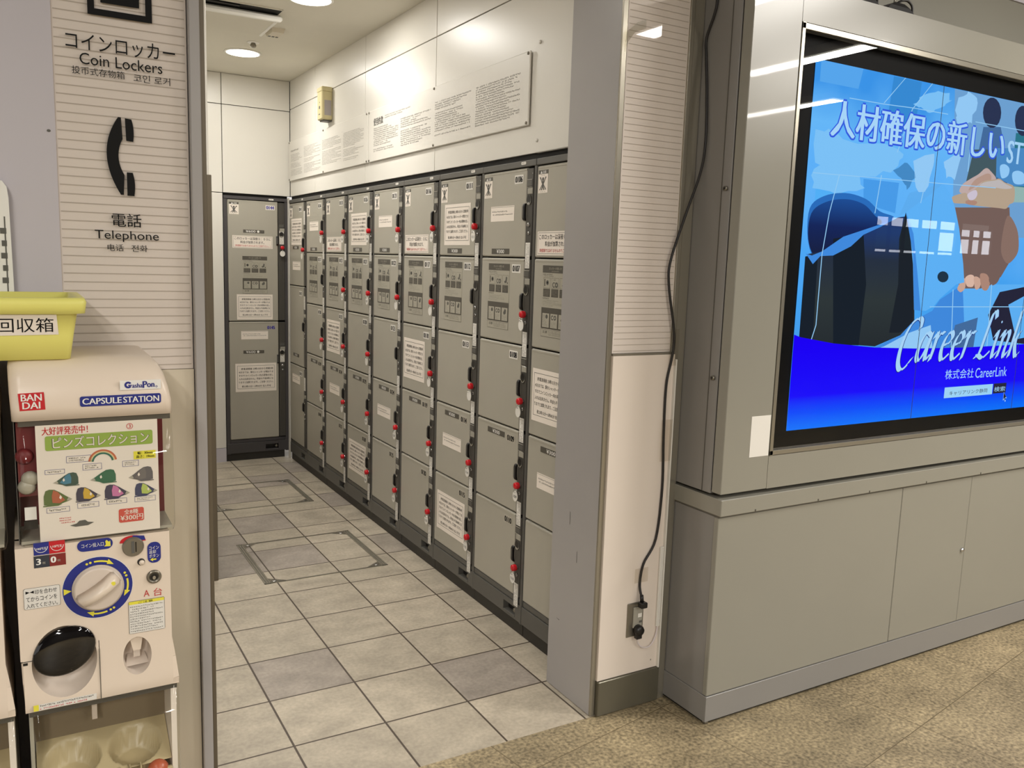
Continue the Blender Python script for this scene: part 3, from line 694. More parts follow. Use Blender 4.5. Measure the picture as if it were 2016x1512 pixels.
PR1, PR4 = ('price', .085, -.304), ('price', .095, -.024)
INST = ('inst', .065, -.0225)
BIG1, BIG3, BIG5 = ((.255, .180), .05, -.110), ((.255, .202), .02, -.072), ((.288, .185), .03, -.082)
SM1, SM4, MID1 = ('small', .07, -.136), ('small', .077, -.134), ('mid', .018, -.24)
def nb(i): return ORD[i]+' locker column from the pillar'
LX = 1.69
cols = [
    (101, 2.762, 'locker column partly hidden behind the grey pillar', 'column', {0: [MID1], 1: [INST], 2: [BIG3], 3: [PR4, ('small', .077, -.13)]}, {}),
    (106, 3.184, 'locker column beside the pillar, its top lock without a key', 'first full column by the pillar', {0: [SM1, PR1], 1: [INST], 3: [PR4]}, {1: '', 2: '', 3: '109', 4: '110'}),
    (111, 3.603, 'locker column with framed notices on its top and bottom doors, beside the keyless-topped one', 'second full column from the pillar', {0: [BIG1, PR1], 1: [INST], 3: [PR4, SM4], 4: [BIG5]}, {0: '111', 2: '', 3: '114', 4: '115'}),
    (116, 4.024, 'locker column with red-lettered notice on top and framed notice on its middle door', 'third full column from the pillar', {0: [MID1], 1: [INST], 2: [BIG3], 3: [PR4]}, {0: '116', 1: '', 2: '', 3: '119', 4: '120'}),
    (121, 4.445, 'locker column in the row whose middle lock alone has no key', 'fourth full column from the pillar', {0: [SM1, PR1], 1: [INST], 3: [PR4, SM4]}, {0: '121', 1: '', 3: '124', 4: '125'}),
    (126, 4.865, 'fourth locker column counted from the back wall, framed notices on top and bottom doors', 'fourth column from the back wall', {0: [BIG1, PR1], 1: [INST], 3: [PR4], 4: [BIG5]}, {0: '126', 1: '127', 2: '', 3: '129', 4: '130'}),
    (131, 5.284, 'third locker column counted from the back wall, red-lettered notice on its top door', 'third column from the back wall', {0: [MID1], 1: [INST], 2: [BIG3], 3: [PR4, SM4]}, {0: '131', 1: '132', 2: '133', 3: '', 4: '135'}),
    (136, 5.704, 'second locker column counted from the back wall, small notice on its top door', 'second column from the back wall', {0: [SM1, PR1], 1: [INST], 3: [PR4]}, {0: '', 2: '', 3: '', 4: '140'}),
]
for first, yl, lab, order, nt_, ks in cols:
    column(first, 5, (LX, yl, 0), RW, lab, order, nt_, ks)
column(141, 3, (LX, 6.122, 0), RW, 'three-door locker column in the back corner of the row', 'three-door corner locker column',
       {0: [((.255, .180), .05, -.107), ('price', .085, -.295), ('small', .08, -.402)], 1: [('price', .085, -.477)], 2: [('small', .06, -.068)]}, {0: ''})
column(144, 2, (1.25, 6.19, 0), 0, 'two-door tall locker with blue numbers facing out from the back wall', 'two-door locker on the back wall',
       {0: [('price6', .105, -.203), ('mid', .03, -.245), ('inst', .097, -.388), ((.252, .180), .055, -.658)], 1: [('small', .082, -.066), ('price6', .096, -.206), ((.292, .206), .038, -.30)]}, {0: ''},
       .45, True, .027, .376)

# ================================================================== SIGN PANELS
def slats(b, x0, x1, z0, z1, zoff, y):
    b.box(x0, x1, y, y+.01, z0, z1, M['slat']); z = zoff
    while z < z1-.004:
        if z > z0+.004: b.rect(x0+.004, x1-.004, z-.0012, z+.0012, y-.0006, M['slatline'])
        z += .01935
t = thing('wayfinding_sign', 'tall slatted glass sign panel with coin locker and telephone lettering', 'sign', (0, 0, 0))
b = MB(); slats(b, .083, .357, 1.2195, 2.62, 1.2305, 2.147)
b.build('backing', t)
b = MB(); b.box(.0835, .3565, 2.1405, 2.1445, 1.221, 2.619, SIGNGLASS); b.build('glass_cover', t)
b = MB(); y = 2.1400
b.outline(.154, .284, 2.0025, 2.135, .0135, y, M['ink'])
b.quad([(.180, 2.030), (.258, 2.030), (.258, 2.115), (.180, 2.115)], y, M['ink']); b.build('locker_symbol', t)
def lettering(s_, *a):
    q = MB(); q.text(s_, *a); q.build('lettering', t)
lettering('コインロッカー', .109, .331, 1.925, 1.960, y, M['ink'], .0); lettering('Coin Lockers', .135, .303, 1.896, 1.920, y, M['ink'], .0)
lettering('投币式存物箱', .119, .224, 1.874, 1.8905, y, M['ink']); lettering('코인 로커', .242, .319, 1.872, 1.889, y, M['ink'])
lettering('電話', .188, .2495, 1.550, 1.580, y, M['ink'], .008); lettering('Telephone', .152, .286, 1.516, 1.541, y, M['ink'])
lettering('电话', .177, .2105, 1.495, 1.5105, y, M['ink']); lettering('전화', .227, .261, 1.4945, 1.510, y, M['ink'])
b = MB()
def arc(p0, p1, p2, n=10): return [((1-u)**2*p0[0]+2*u*(1-u)*p1[0]+u*u*p2[0], (1-u)**2*p0[1]+2*u*(1-u)*p1[1]+u*u*p2[1]) for u in [i/n for i in range(n+1)]]
b.quad(arc((.2075, 1.7915), (.156, 1.712), (.2085, 1.6215), 18)+[(.2145, 1.6215), (.217, 1.665)]+arc((.2165, 1.667), (.196, 1.705), (.2155, 1.7445), 14)+[(.2135, 1.7915)], y, M['ink'])
b.quad(([(.2215, 1.7905)]+arc((.235, 1.789), (.2415, 1.766), (.2375, 1.740), 8)+[(.223, 1.7415)])[::-1], y, M['ink']); b.quad(([(.222, 1.672)]+arc((.2345, 1.672), (.2415, 1.648), (.2365, 1.620), 8)+[(.222, 1.6205)])[::-1], y, M['ink']); b.build('telephone_symbol', t)
t = thing('slatted_glass_panel', 'slatted glass panel between the grey pillar and the screen housing', 'wall panel', (0, 0, 0))
b = MB(); slats(b, 1.609, 1.846, 1.224, 2.62, 1.2305, 2.137); b.box(1.846, 1.862, 2.130, 2.147, 1.218, 2.62, M['trim'], .001); b.build('backing', t)
b = MB(); b.box(1.6095, 1.8455, 2.1305, 2.1345, 1.2245, 2.619, SIGNGLASS); b.build('glass_cover', t)
b = MB(); b.box(1.608, 1.862, 2.129, 2.147, 1.2165, 1.2235, M['trim'], .001); b.build('bottom_rail', t)
tp = MB(); p = [at(1229, 90, 2.1298), at(1234, 62, 2.1298), at(1256, 44, 2.1298), at(1272, 38, 2.1298), at(1272, 56, 2.1298), at(1250, 64, 2.1298), at(1236, 82, 2.1298), at(1229, 104, 2.1298)]
tp.loft([[(a, 2.1303, c) for a, c in p], [(a, 2.1285+.0015*math.sin(i*1.7), c) for i, (a, c) in enumerate(p)]], glass('adhesive_tape', (.93, .92, .88), 1.5, .12, .12)); tag(tp.build('adhesive_tape'), 'torn strip of shiny clear tape stuck on the slatted glass panel', 'tape')

t = thing('display_sign', 'white rounded board with a brown checked edge behind the yellow bin', 'sign', (0, 0, 0))
b = MB(); b.prism([(-.30, 1.284), (-.0085, 1.284), (-.0115, 1.60), (-.014, 1.622), (-.022, 1.634), (-.30, 1.642)], 2.112, 2.128, M['white']); b.build('board', t)
b = MB()
for i in range(5): b.rect(-.030+.002*(i % 2), -.0185, 1.42+i*.026, 1.432+i*.026, 2.1113, M['inkgrey'])
b.rect(-.022, -.0195, 1.40, 1.56, 2.1114, M['inkgrey']); b.build('printed_edge', t)

# ================================================================== CAPSULE MACHINES
YM = 1.82
def rring(x0, x1, y0, y1, r, z, n=5):
    return [(a, d, z) for a, d in MB().rrect(x0, x1, y0, y1, r, n)]
def yline(b, pts, y, m): b.quad(pts, y, m)
def machine(dx, label, full):
    t = thing('capsule_machine', label, 'vending machine', (dx, 0, 0), 0, 'capsule toy vending machines')
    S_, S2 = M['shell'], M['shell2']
    # lid
    b = MB(); b.loft([rring(-.024, .260, YM-.004, 2.12, .012, 1.1715), rring(-.025, .2595, YM-.004, 2.12, .014, 1.20), rring(-.026, .255, YM-.002, 2.12, .018, 1.225), rring(-.0265, .248, YM+.006, 2.12, .022, 1.252), rring(-.027, .240, YM+.022, 2.115, .026, 1.270), rring(-.025, .229, YM+.044, 2.11, .028, 1.2825)], S_, True)
    lid = b.build('lid', t); y = YM-.0046
    if full:
        b = MB(); b.quad([(-.0115, 1.2253), (.0315, 1.2265), (.033, 1.1928), (-.0095, 1.192)][::-1], y, M['redp'])
        b.text('BAN', -.0065, .0275, 1.2105, 1.2235, y-.0005, M['white'], .03); b.text('DAI', -.0045, .0245, 1.1955, 1.2085, y-.0005, M['white'], .03); b.build('maker_logo', lid)
        b = MB(); b.prism(b.rrect(.092, .2385, 1.1945, 1.2145, .004), y-.0006, y, M['navy']); b.text('CAPSULE', .0965, .1655, 1.1985, 1.2105, y-.0012, M['white'], .03); b.text('STATION', .169, .2345, 1.1985, 1.2105, y-.0012, M['white'], .03); b.build('name_logo', lid)
        b = MB(); b.slab(.1635, .239, 1.2235, 1.2425, YM-.0035, M['white'], .0006)
        yy = YM-.0047
        b.ring(.1785, 1.2335, .003, .0068, yy, M['navy'], 24, 30, 330); b.rect(.1785, .185, 1.2315, 1.2338, yy, M['navy'])
        b.text('asha', .186, .2045, 1.2275, 1.2365, yy, M['navy'], .04); b.text('P', .2055, .213, 1.2265, 1.240, yy, M['navy'], .05); b.text('on', .2135, .2265, 1.2275, 1.2355, yy, M['navy'], .05); b.ring(.2305, 1.2285, .0012, .002, yy, M['navy'], 12); b.build('series_logo', lid)
    # storage window
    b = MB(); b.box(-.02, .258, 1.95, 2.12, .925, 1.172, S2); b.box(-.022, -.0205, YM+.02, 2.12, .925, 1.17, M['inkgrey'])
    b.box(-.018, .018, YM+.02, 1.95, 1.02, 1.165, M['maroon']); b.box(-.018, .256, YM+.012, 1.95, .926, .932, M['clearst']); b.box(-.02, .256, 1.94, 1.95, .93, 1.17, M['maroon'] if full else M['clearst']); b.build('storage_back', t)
    b = MB(); b.loft([rring(-.019, .259, YM-.002, 1.95, .016, .924), rring(-.0195, .262, YM-.006, 1.95, .018, .935), rring(-.018, .262, YM-.003, 1.95, .016, 1.06), rring(-.017, .2605, YM, 1.95, .014, 1.1712)], CLEAR, True); b.build('storage_window', t)
    b = MB(); b.rect(-.014, .256, 1.163, 1.1714, YM+.006, M['band']); b.box(-.014, .256, YM+.004, YM+.01, 1.160, 1.1714, M['band']); b.build('window_rail', t)
    if full:
        yp = YM+.0035
        b = MB(); b.box(.014, .231, yp, yp+.001, .930, 1.1605, M['paper'])
        yq = yp-.0006
        G = mat('poster_green', (150, 176, 78), .5)
        b.quad(b.rrect(.0295, .2215, 1.110, 1.139, .004), yq, G)
        b.text('ピンズコレクション', .042, .2145, 1.1135, 1.1365, yq-.0004, M['inkgrey'], .05); b.text('ピンズコレクション', .0425, .214, 1.114, 1.136, yq-.0008, M['paper'], .008)
        b.text('大好評発売中！', .025, .104, 1.141, 1.157, yq, M['redp'], .02)
        b.ring(.1795, 1.149, .005, .006, yq, M['redp'], 20); b.text('3', .1775, .1815, 1.1455, 1.1525, yq, M['redp'])
        b.rect(.185, .2265, 1.080, 1.0965, yq, M['yell2']); b.text('幅：30mm', .1925, .2205, 1.0895, 1.0955, yq-.0004, M['ink'], .03); b.text('高さ：19mm', .190, .2235, 1.082, 1.088, yq-.0004, M['ink'], .03)
        for (r0, r1, c) in ((.0225, .026, (196, 108, 74)), (.020, .0225, (214, 196, 150)), (.0165, .020, (54, 110, 92))):
            b.ring(.1285, 1.0795, r0, r1, yq, mat('rainbow_%d' % c[0], c, .5), 24, 8, 172)
        TR = [((70, 126, 150), (58, 82, 70), 1, .041, .084, 1.0375, 1.064), ((52, 104, 76), (52, 104, 76), 1, .1055, .151, 1.0365, 1.064), ((112, 106, 104), (98, 94, 96), 1, .175, .220, 1.0335, 1.0635), ((176, 96, 66), (92, 110, 60), -1, .023, .072, 1.0, 1.0335), ((206, 168, 60), (66, 62, 78), -1, .079, .123, 1.003, 1.0325), ((200, 118, 164), (66, 62, 82), -1, .130, .176, 1.0025, 1.0325), ((178, 194, 98), (62, 66, 96), -1, .1855, .228, 1.0025, 1.030)]
        for k, (c1, c2, d, x0, x1, z0, z1) in enumerate(TR):      # seven bullet trains with pointed noses
            m1, m2 = mat('train_nose_%d' % k, c1, .5), mat('train_body_%d' % k, c2, .5); w_, h_ = x1-x0, z1-z0
            def X(u): return x0+u*w_ if d > 0 else x1-u*w_
            def poly(pp, dy, m):
                q = [(X(u), z0+v*h_) for u, v in pp]; b.quad(q if d < 0 else q[::-1], yq-dy, m)
            poly([(0, .32), (.2, .52), (.42, .78), (.62, .97), (.8, 1), (.93, .93), (1, .6), (1, .1), (.75, .02), (.4, .1), (.1, .24)], 0, m2)
            poly([(.25, .3), (.5, .82), (.66, .95), (.72, .6), (.7, .2), (.45, .14)], .0004, m1); poly([(0, .32), (.14, .45), (.2, .26), (.1, .24)], .0004, M['clearst']); poly([(.36, .5), (.42, .64), (.46, .46), (.4, .36)], .0008, M['paper'])
            poly([(.35, .10), (1.03, .06), (1.03, .0), (.5, .0)], .0008, m2)
        for x0, x1, z0, z1 in ((.0645, .108, 1.0835, 1.0965), (.0925, .1265, 1.066, 1.0785), (.164, .194, 1.0665, 1.0785), (.027, .061, 1.0635, 1.0725), (.027, .067, .9865, .997), (.0805, .119, .990, 1.001), (.133, .170, .992, 1.0025), (.1845, .224, .991, 1.002)):
            b.outline(x0, x1, z0, z1, .0006, yq, M['navy']); b.marks(x0+.004, x1-.004, z0+.002, z1-.002, 2 if z1-z0 > .011 else 1, yq, M['inkgrey'], int(x0*9999), .003, .6, .2)
        b.quad([(.066, .957), (.078, .960), (.083, .965), (.093, .9655), (.098, .961), (.109, .959), (.098, .954), (.076, .9535)][::-1], yq, M['inkgrey']); b.marks(.048, .078, .962, .976, 3, yq, M['redp'], 77, .003, .5, .3)
        b.quad(b.rrect(.154, .201, .951, .9795, .004), yq, mat('poster_price_red', (206, 84, 70), .5)); b.text('全8種', .164, .190, .9675, .9775, yq-.0004, M['paper'], .02); b.text('¥300円', .157, .199, .9545, .966, yq-.0004, M['paper'], .02)
        b.build('poster', t)
        for k, (x, z) in enumerate(((-.006, 1.10), (.002, 1.055), (-.004, 1.04))):
            c = MB(); c.lathe((x, YM+.016, z), [(.002, -.012), (.012, -.008), (.016, 0), (.012, .008), (.004, .010)], M['clearst'] if k else M['maroon'], n=14); c.build('capsule', t)
        c = MB(); c.box(-.010, .010, YM+.01, YM+.014, .975, 1.0, M['white']); c.box(-.012, .012, YM+.014, YM+.018, .955, .972, M['black']); c.build('price_card', t)
    # coin and dial body
    b = MB(); b.loft([rring(-.022, .2565, YM+.05, 2.12, .004, .5855), rring(-.028, .2465, YM+.05, 2.12, .004, .695), rring(-.030, .2475, YM+.05, 2.12, .004, .924)], S_, False)
    body = b.build('body', t)
    def itp(z, tab):
        for (z0, a0), (z1, a1) in zip(tab, tab[1:]):
            if z <= z1: return a0+(a1-a0)*(z-z0)/(z1-z0)
        return tab[-1][1]
    def py(z): return YM+itp(z, [(.58, .002), (.588, -.005), (.60, -.0065), (.648, -.0045), (.695, -.0035), (.93, -.0035)])
    b = MB()
    def patch(x0, x1, z0, z1, cx, cz, rx, rz, rot, rings_, capm):
        A = sorted([2*math.pi*i/48 for i in range(48)]+[math.atan2(zc-cz, xc-cx) % (2*math.pi) for xc in (x0, x1) for zc in (z0, z1)])
        E0, E1 = [], []
        for a_ in A:
            c_, s_ = math.cos(a_), math.sin(a_)
            k = min([(x1-cx)/c_ if c_ > 1e-9 else 9, (x0-cx)/c_ if c_ < -1e-9 else 9, (z1-cz)/s_ if s_ > 1e-9 else 9, (z0-cz)/s_ if s_ < -1e-9 else 9])
            ar_ = a_-rot; rr = rx*rz/math.hypot(rz*math.cos(ar_), rx*math.sin(ar_)); E1.append((cx+k*c_, cz+k*s_)); E0.append((cx+rr*c_, cz+rr*s_))
        n = len(A); R_ = []
        for f_ in (1, .75, .5, .25, 0): R_.append([(e0[0]+(e1[0]-e0[0])*f_, e0[1]+(e1[1]-e0[1])*f_) for e0, e1 in zip(E0, E1)])
        v = [(x, py(z), z) for r_ in R_ for x, z in r_]
        b.add(v, [(j*n+i, j*n+(i+1) % n, (j+1)*n+(i+1) % n, (j+1)*n+i) for j in range(4) for i in range(n)], S_, True)
        v = [(cx+(e[0]-cx)*sc, py(cz+(e[1]-cz)*sc)+d_, cz+(e[1]-cz)*sc+dz) for sc, d_, dz in rings_ for e in E0]; m_ = len(rings_)
        b.add(v, [(j*n+i, j*n+(i+1) % n, (j+1)*n+(i+1) % n, (j+1)*n+i) for j in range(m_-1) for i in range(n)]+[tuple(range((m_-1)*n, m_*n))], capm, True)
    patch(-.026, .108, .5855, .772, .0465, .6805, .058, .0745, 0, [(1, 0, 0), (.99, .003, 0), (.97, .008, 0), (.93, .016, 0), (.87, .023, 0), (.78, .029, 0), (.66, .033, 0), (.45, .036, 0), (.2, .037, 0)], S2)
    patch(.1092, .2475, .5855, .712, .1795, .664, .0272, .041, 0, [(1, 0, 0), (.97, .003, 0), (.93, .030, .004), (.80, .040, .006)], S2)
    for x0, x1, z0, z1 in ((-.030, .2475, .772, .924), (.108, .2475, .712, .772), (-.030, -.026, .695, .772)): b.add([(x0, py(z0), z0), (x1, py(z0), z0), (x1, py(z1), z1), (x0, py(z1), z1)], [(0, 1, 2, 3)], S_)
    zz = [.5855, .60, .648, .695, .71]; xr_ = [.2595, .2595, .254, .2475, .2475]; xl_ = [-.024, -.0255, -.028, -.029, -.030]
    for i in range(4):
        b.add([(.2475, py(zz[i]), zz[i]), (xr_[i], py(zz[i])+.003, zz[i]), (xr_[i+1], py(zz[i+1])+.002, zz[i+1]), (.2475, py(zz[i+1]), zz[i+1])], [(0, 1, 2, 3)], S_, True)
        b.add([(xr_[i], py(zz[i])+.003, zz[i]), (xr_[i]-.004, YM+.06, zz[i]), (xr_[i+1]-.002, YM+.06, zz[i+1]), (xr_[i+1], py(zz[i+1])+.002, zz[i+1])], [(0, 1, 2, 3)], S_, True)
        if i < 3: b.add([(xl_[i], py(zz[i])+.003, zz[i]), (-.026, py(zz[i]), zz[i]), (-.026, py(zz[i+1]), zz[i+1]), (xl_[i+1], py(zz[i+1])+.003, zz[i+1])], [(0, 1, 2, 3)], S_, True)
    b.add([(-.024, py(.5855), .5855), (.2595, py(.5855), .5855), (.2555, YM+.06, .5855), (-.022, YM+.06, .5855)], [(3, 2, 1, 0)], S_)
    b.add([(-.030, YM-.0035, .924), (.2475, YM-.0035, .924), (.2475, YM+.06, .924), (-.030, YM+.06, .924)], [(0, 1, 2, 3)], S_)
    b.add([(.2475, YM-.0035, .71), (.2475, YM+.06, .71), (.2475, YM+.06, .924), (.2475, YM-.0035, .924)], [(0, 1, 2, 3)], S_); b.add([(-.030, YM-.0035, .69), (-.030, YM+.06, .69), (-.030, YM+.06, .924), (-.030, YM-.0035, .924)], [(3, 2, 1, 0)], S_)
    b.build('front_panel', t); y = YM-.0042
    def lab(name, fn, parent=body):
        q = MB(); fn(q); q.build(name, parent)
    if full:
        def yen(q):
            q.rect(.0015, .028, .907, .932, y, M['navy']); q.rect(.028, .0555, .907, .932, y, M['redp']); q.rect(.001, .028, .8815, .9055, y, mat('dark_navy_print', (52, 56, 66), .4)); q.rect(.028, .056, .8815, .9055, y, mat('dark_red_print', (130, 40, 36), .4))
            for x in (.0145, .0418): q.ring(x, .923, .0105, .0115, y-.0004, M['white'], 24, 180, 360); 
            q.text('100円玉', .006, .0235, .917, .922, y-.0004, M['white'], .02); q.text('10円玉', .034, .0505, .9185, .9235, y-.0004, M['white'], .02)
            q.text('3', .0055, .0125, .8875, .900, y-.0004, M['white'], .05); q.text('枚', .0155, .021, .888, .893, y-.0004, M['clearst']); q.text('0', .0305, .0385, .8885, .901, y-.0004, M['white'], .06); q.text('枚', .041, .047, .8895, .8945, y-.0004, M['clearst'])
        lab('coin_sticker', yen)
    def pill(q):
        q.prism(q.rrect(.0765, .1405, .9025, .9255, .0112), y-.0004, y, M['navy']); q.text('コイン投入口', .084, .124, .910, .9185, y-.001, M['white'])
        q.quad([(.127, .919), (.1295, .9215), (.1335, .917), (.136, .9195), (.1365, .9075), (.1245, .9085), (.128, .912)][::-1], y-.001, M['yell2'])
    lab('insert_label', pill)
    def coin(q):
        q.prism([(.1775+.0245*math.cos(R(a)), .910+.014*math.sin(R(a))) for a in range(0, 181, 12)], y-.0006, y, M['redp']); q.quad([(.1775, .912), (.2015, .912), (.199, .921), (.1775, .924)], y-.001, M['navy'])
    lab('coin_badge', coin)
    def slot(q):
        q.lathe((.1775, YM-.003, .9005), [(.0205, 0), (.0205, .004), (.0195, .0055), (.0185, .0066), (.0, .0067)], M['steel'], n=30, smooth=False); q.box(.1815, .1838, YM-.0103, YM-.008, .890, .911, M['black']); q.rect(.174, .180, .888, .913, YM-.0102, M['inkgrey'])
    lab('coin_slot', slot)
    def pill2(q):
        q.prism(q.rrect(.2045, .230, .860, .9045, .0115), y-.0004, y, M['navy'])
        for i, s in enumerate(('コイン', '返却', 'ボタン')): q.text(s, .2075, .2265 if i != 1 else .2205, .8885-i*.0085, .896-i*.0085, y-.001, M['white'])
        q.quad([(.209, .8675), (.2145, .8715), (.2145, .869), (.221, .869), (.221, .866), (.2145, .866), (.2145, .8635)], y-.001, M['yell2'])
    lab('return_label', pill2)
    def btn(q):
        q.lathe((.192, YM-.003, .8655), [(.0072, 0), (.0072, .002), (.0055, .002)], M['black'], n=20); q.lathe((.193, YM-.005, .8645), [(.0055, 0), (.005, .004)], S_, n=20)
    lab('return_button', btn)
    def lk(q):
        q.lathe((.2155, YM-.003, .830), [(.0145, 0), (.0145, .003), (.012, .005), (.010, .005), (.009, .003)], M['steel'], n=26); q.ell(.2155, .830, .0068, .0068, YM-.0083, M['black'], 20); q.ell(.2155, .829, .003, .004, YM-.0086, M['chrome'], 14)
    lab('key_lock', lk)
    if full:
        lab('machine_letter', lambda q: (q.text('A', .195, .206, .7895, .803, y, M['inkred']), q.text('台', .214, .2305, .7875, .8045, y, M['inkred'])))
    lab('warning_label', lambda q: (q.prism(q.rrect(.1655, .2345, .7135, .7835, .002, 2), y-.0003, y, M['inkgrey']), q.rect(.1662, .2338, .7142, .7828, y-.0006, M['plate']), q.rect(.1662, .2338, .7765, .7828, y-.0009, M['yell2']), q.text('ご注意', .184, .212, .777, .782, y-.0012, M['ink']), q.marks(.168, .232, .716, .774, 11, y-.0009, M['inkgrey'], 8, .0035, .5, .35)))
    def al(q):
        q.prism(q.rrect(-.019, .0435, .800, .8425, .003, 3), y-.0003, y, M['inkgrey']); q.prism(q.rrect(-.0185, .043, .8005, .842, .003, 3), y-.0006, y-.0003, M['plate'])
        q.quad([(-.0155, .8315), (-.0155, .8375), (-.0085, .8345)][::-1], y-.001, M['ink']); q.quad([(-.0015, .8315), (-.0085, .8345), (-.0015, .8375)][::-1], y-.001, M['ink'])
        q.text('印を合わせ', .0, .038, .829, .8385, y-.001, M['ink']); q.text('てからコインを', -.015, .038, .8155, .825, y-.001, M['ink']); q.text('入れてください。', -.015, .0385, .8025, .8115, y-.001, M['ink'])
    lab('instruction_label', al)
    # dial
    dl = MB(); cx, cz = .111, .8245
    dl.ell(cx, cz, .0645, .0645, YM-.0040, M['white'], 56); dl.ell(cx, cz, .0635, .0635, YM-.0044, M['navy'], 56)
    for a0 in (118, 33, -52):       # three curved arrows
        dl.ring(cx, cz, .0525, .0555, YM-.0050, M['yell2'], 10, a0-26, a0-8) if False else None
        dl.ring(cx, cz, .0530, .0565, YM-.0050, M['yell2'], 12, a0-48, a0-22)
        e = R(a0-48); e2 = R(a0-62)
        pt = [(cx+.0500*math.cos(e), cz+.0500*math.sin(e)), (cx+.0605*math.cos(e), cz+.0605*math.sin(e)), (cx+.0535*math.cos(e2), cz+.0535*math.sin(e2))]
        dl.quad(pt[::-1] if False else [pt[1], pt[0], pt[2]], YM-.0050, M['yell2'])
        for q in (-15, -8): dl.ell(cx+.0548*math.cos(R(a0+q)), cz+.0548*math.sin(R(a0+q)), .0024, .0024, YM-.0050, M['yell2'], 12)
    dl.quad([(.0495, .831), (.0495, .818), (.0635, .8248)][::-1], YM-.0050, M['yell2'])
    ring = dl.build('dial_ring', t)
    kb = MB(); kb.lathe((cx, YM-.0046, cz), [(.0475, 0), (.0475, .004), (.0445, .006), (.0445, .009), (.042, .012), (.040, .012)], M['shell2'], n=44)
    ang = R(33); ca, sa = math.cos(ang), math.sin(ang); rg = []
    for s_, hw, d in ((-.0415, .012, .006), (-.036, .016, .018), (-.018, .0135, .030), (0, .0125, .033), (.018, .0135, .030), (.036, .016, .018), (.0415, .012, .006)):
        rg.append([(cx+s_*ca-k*hw*sa, YM-.0160-(d if abs(k) < .9 else 0), cz+s_*sa+k*hw*ca) for k in (-1, -.55, .55, 1)])
    kb.loft(rg, M['shell'], True); kb.ell(cx+.030*ca, cz+.030*sa, .0042, .0042, YM-.040, M['yell2'], 14)
    kb.build('dial_knob', ring)
    # capsule outlet: dark hood over a scooped recess
    b = MB(); rg = []; ph = R(28)
    for s_ in range(0, 9):
        a = R(s_*90/8); rr = math.cos(a); rg.append([(.0465+rr*(.0585*math.cos(q_)*math.cos(ph)-.0475*math.sin(q_)*math.sin(ph)), YM-.0045-.010*math.sin(a)-.004*(1-rr*math.sin(q_))*.5, .7035+rr*(.0585*math.cos(q_)*math.sin(ph)+.0475*math.sin(q_)*math.cos(ph))) for q_ in [2*math.pi*i/40 for i in range(40)]])
    b.loft(rg[:-1], mat('smoked_hood', (16, 14, 15), .06, coat=.6), True); hd = b.build('outlet_hood', t)
    b = MB(); b.rect(.036, .058, .664, .672, YM-.0135, M['band']); b.build('hood_tab', hd)
    b = MB(); b.quad([(.1665, .7005), (.1915, .7005), (.187, .672), (.1725, .672)][::-1], YM+.006, M['shell']); b.box(.1735, .186, YM+.012, YM+.036, .655, .672, S2); b.add([(.157, YM+.004, .640), (.202, YM+.004, .642), (.197, YM+.034, .655), (.163, YM+.034, .655)], [(0, 1, 2, 3)], S2); b.build('return_cup', t)
    for q in ((.108, .1092, YM-.0072, YM-.0035, .588, .6945, M['band']), (-.029, .012, YM-.0042, YM-.003, .6925, .694, M['band']), (-.026, -.018, YM-.0045, YM-.003, .686, .691, M['black'])):
        b = MB(); b.box(*q); b.build('seam', t)
    lab('caution_strip', lambda q: (q.rect(-.012, .1005, .5885, .601, YM-.0068, M['plate']), q.rect(-.012, -.003, .5885, .601, YM-.0072, M['yell2']), q.marks(-.001, .097, .5955, .600, 1, YM-.0072, M['inkgrey'], 3, .003, .8, 0), q.marks(-.001, .09, .5895, .594, 1, YM-.0072, M['redp'], 4, .003, .7, .3)))
    # lower tier: clear store, tray and body down to the floor
    b = MB(); b.loft([rring(-.022, .259, YM-.005, 1.95, .014, .335), rring(-.020, .262, YM-.003, 1.95, .016, .46), rring(-.017, .2605, YM, 1.95, .014, .5845)], CLEAR, True); b.build('lower_window', t)
    b = MB(); b.box(-.02, .256, 1.94, 2.12, .33, .585, M['traywall']); b.box(-.021, -.014, YM+.02, 1.94, .335, .58, M['clearst']); b.box(.245, .256, YM+.02, 1.94, .335, .58, M['paper']); b.box(-.02, .256, YM+.004, YM+.03, .572, .585, M['band']); b.box(.095, .105, 1.90, 1.93, .50, .575, M['shell2']); b.build('lower_back', t)
    b = MB(); nx, ny = 64, 26; vv = []
    TC = mat('tray_plastic', (196, 180, 142), .35)
    for j in range(ny+1):
        for i in range(nx+1):
            x = -.012+.256*i/nx; yy = YM+.022+.11*j/ny; z = .402+.060*j/ny
            for hx in (.055, .175):
                d = math.hypot((x-hx)/.052, (yy-(YM+.070))/.042)
                if d < 1.0: z -= .05*max(0, min(1, (1.0-d)*9))
            vv.append((x, yy, z))
    b.add(vv, [(j*(nx+1)+i, j*(nx+1)+i+1, (j+1)*(nx+1)+i+1, (j+1)*(nx+1)+i) for j in range(ny) for i in range(nx)], TC, True)
    for i in range(9): b.box(.012+i*.021, .0145+i*.021, YM+.012, YM+.026, .382, .408, TC)
    b.box(-.012, .244, YM+.010, YM+.02, .352, .388, TC, .002); b.build('capsule_tray', t)
    if full:
        c = MB(); c.lathe((.215, YM+.02, .385), [(.002, -.02), (.018, -.012), (.022, 0), (.018, .012), (.004, .019)], mat('capsule_orange', (190, 96, 66), .3), n=18); c.build('capsule', t)
    b = MB(); b.loft([rring(-.026, .2595, YM-.006, 2.12, .010, 0.0), rring(-.026, .2595, YM-.006, 2.12, .010, .333)], S_); b.build('lower_body', t)
    return t
machine(0, 'white capsule toy machine with a poster of bullet train pins in its window', True)
machine(-.3025, 'white capsule toy machine cut off at the frame edge, under the yellow bin', False)

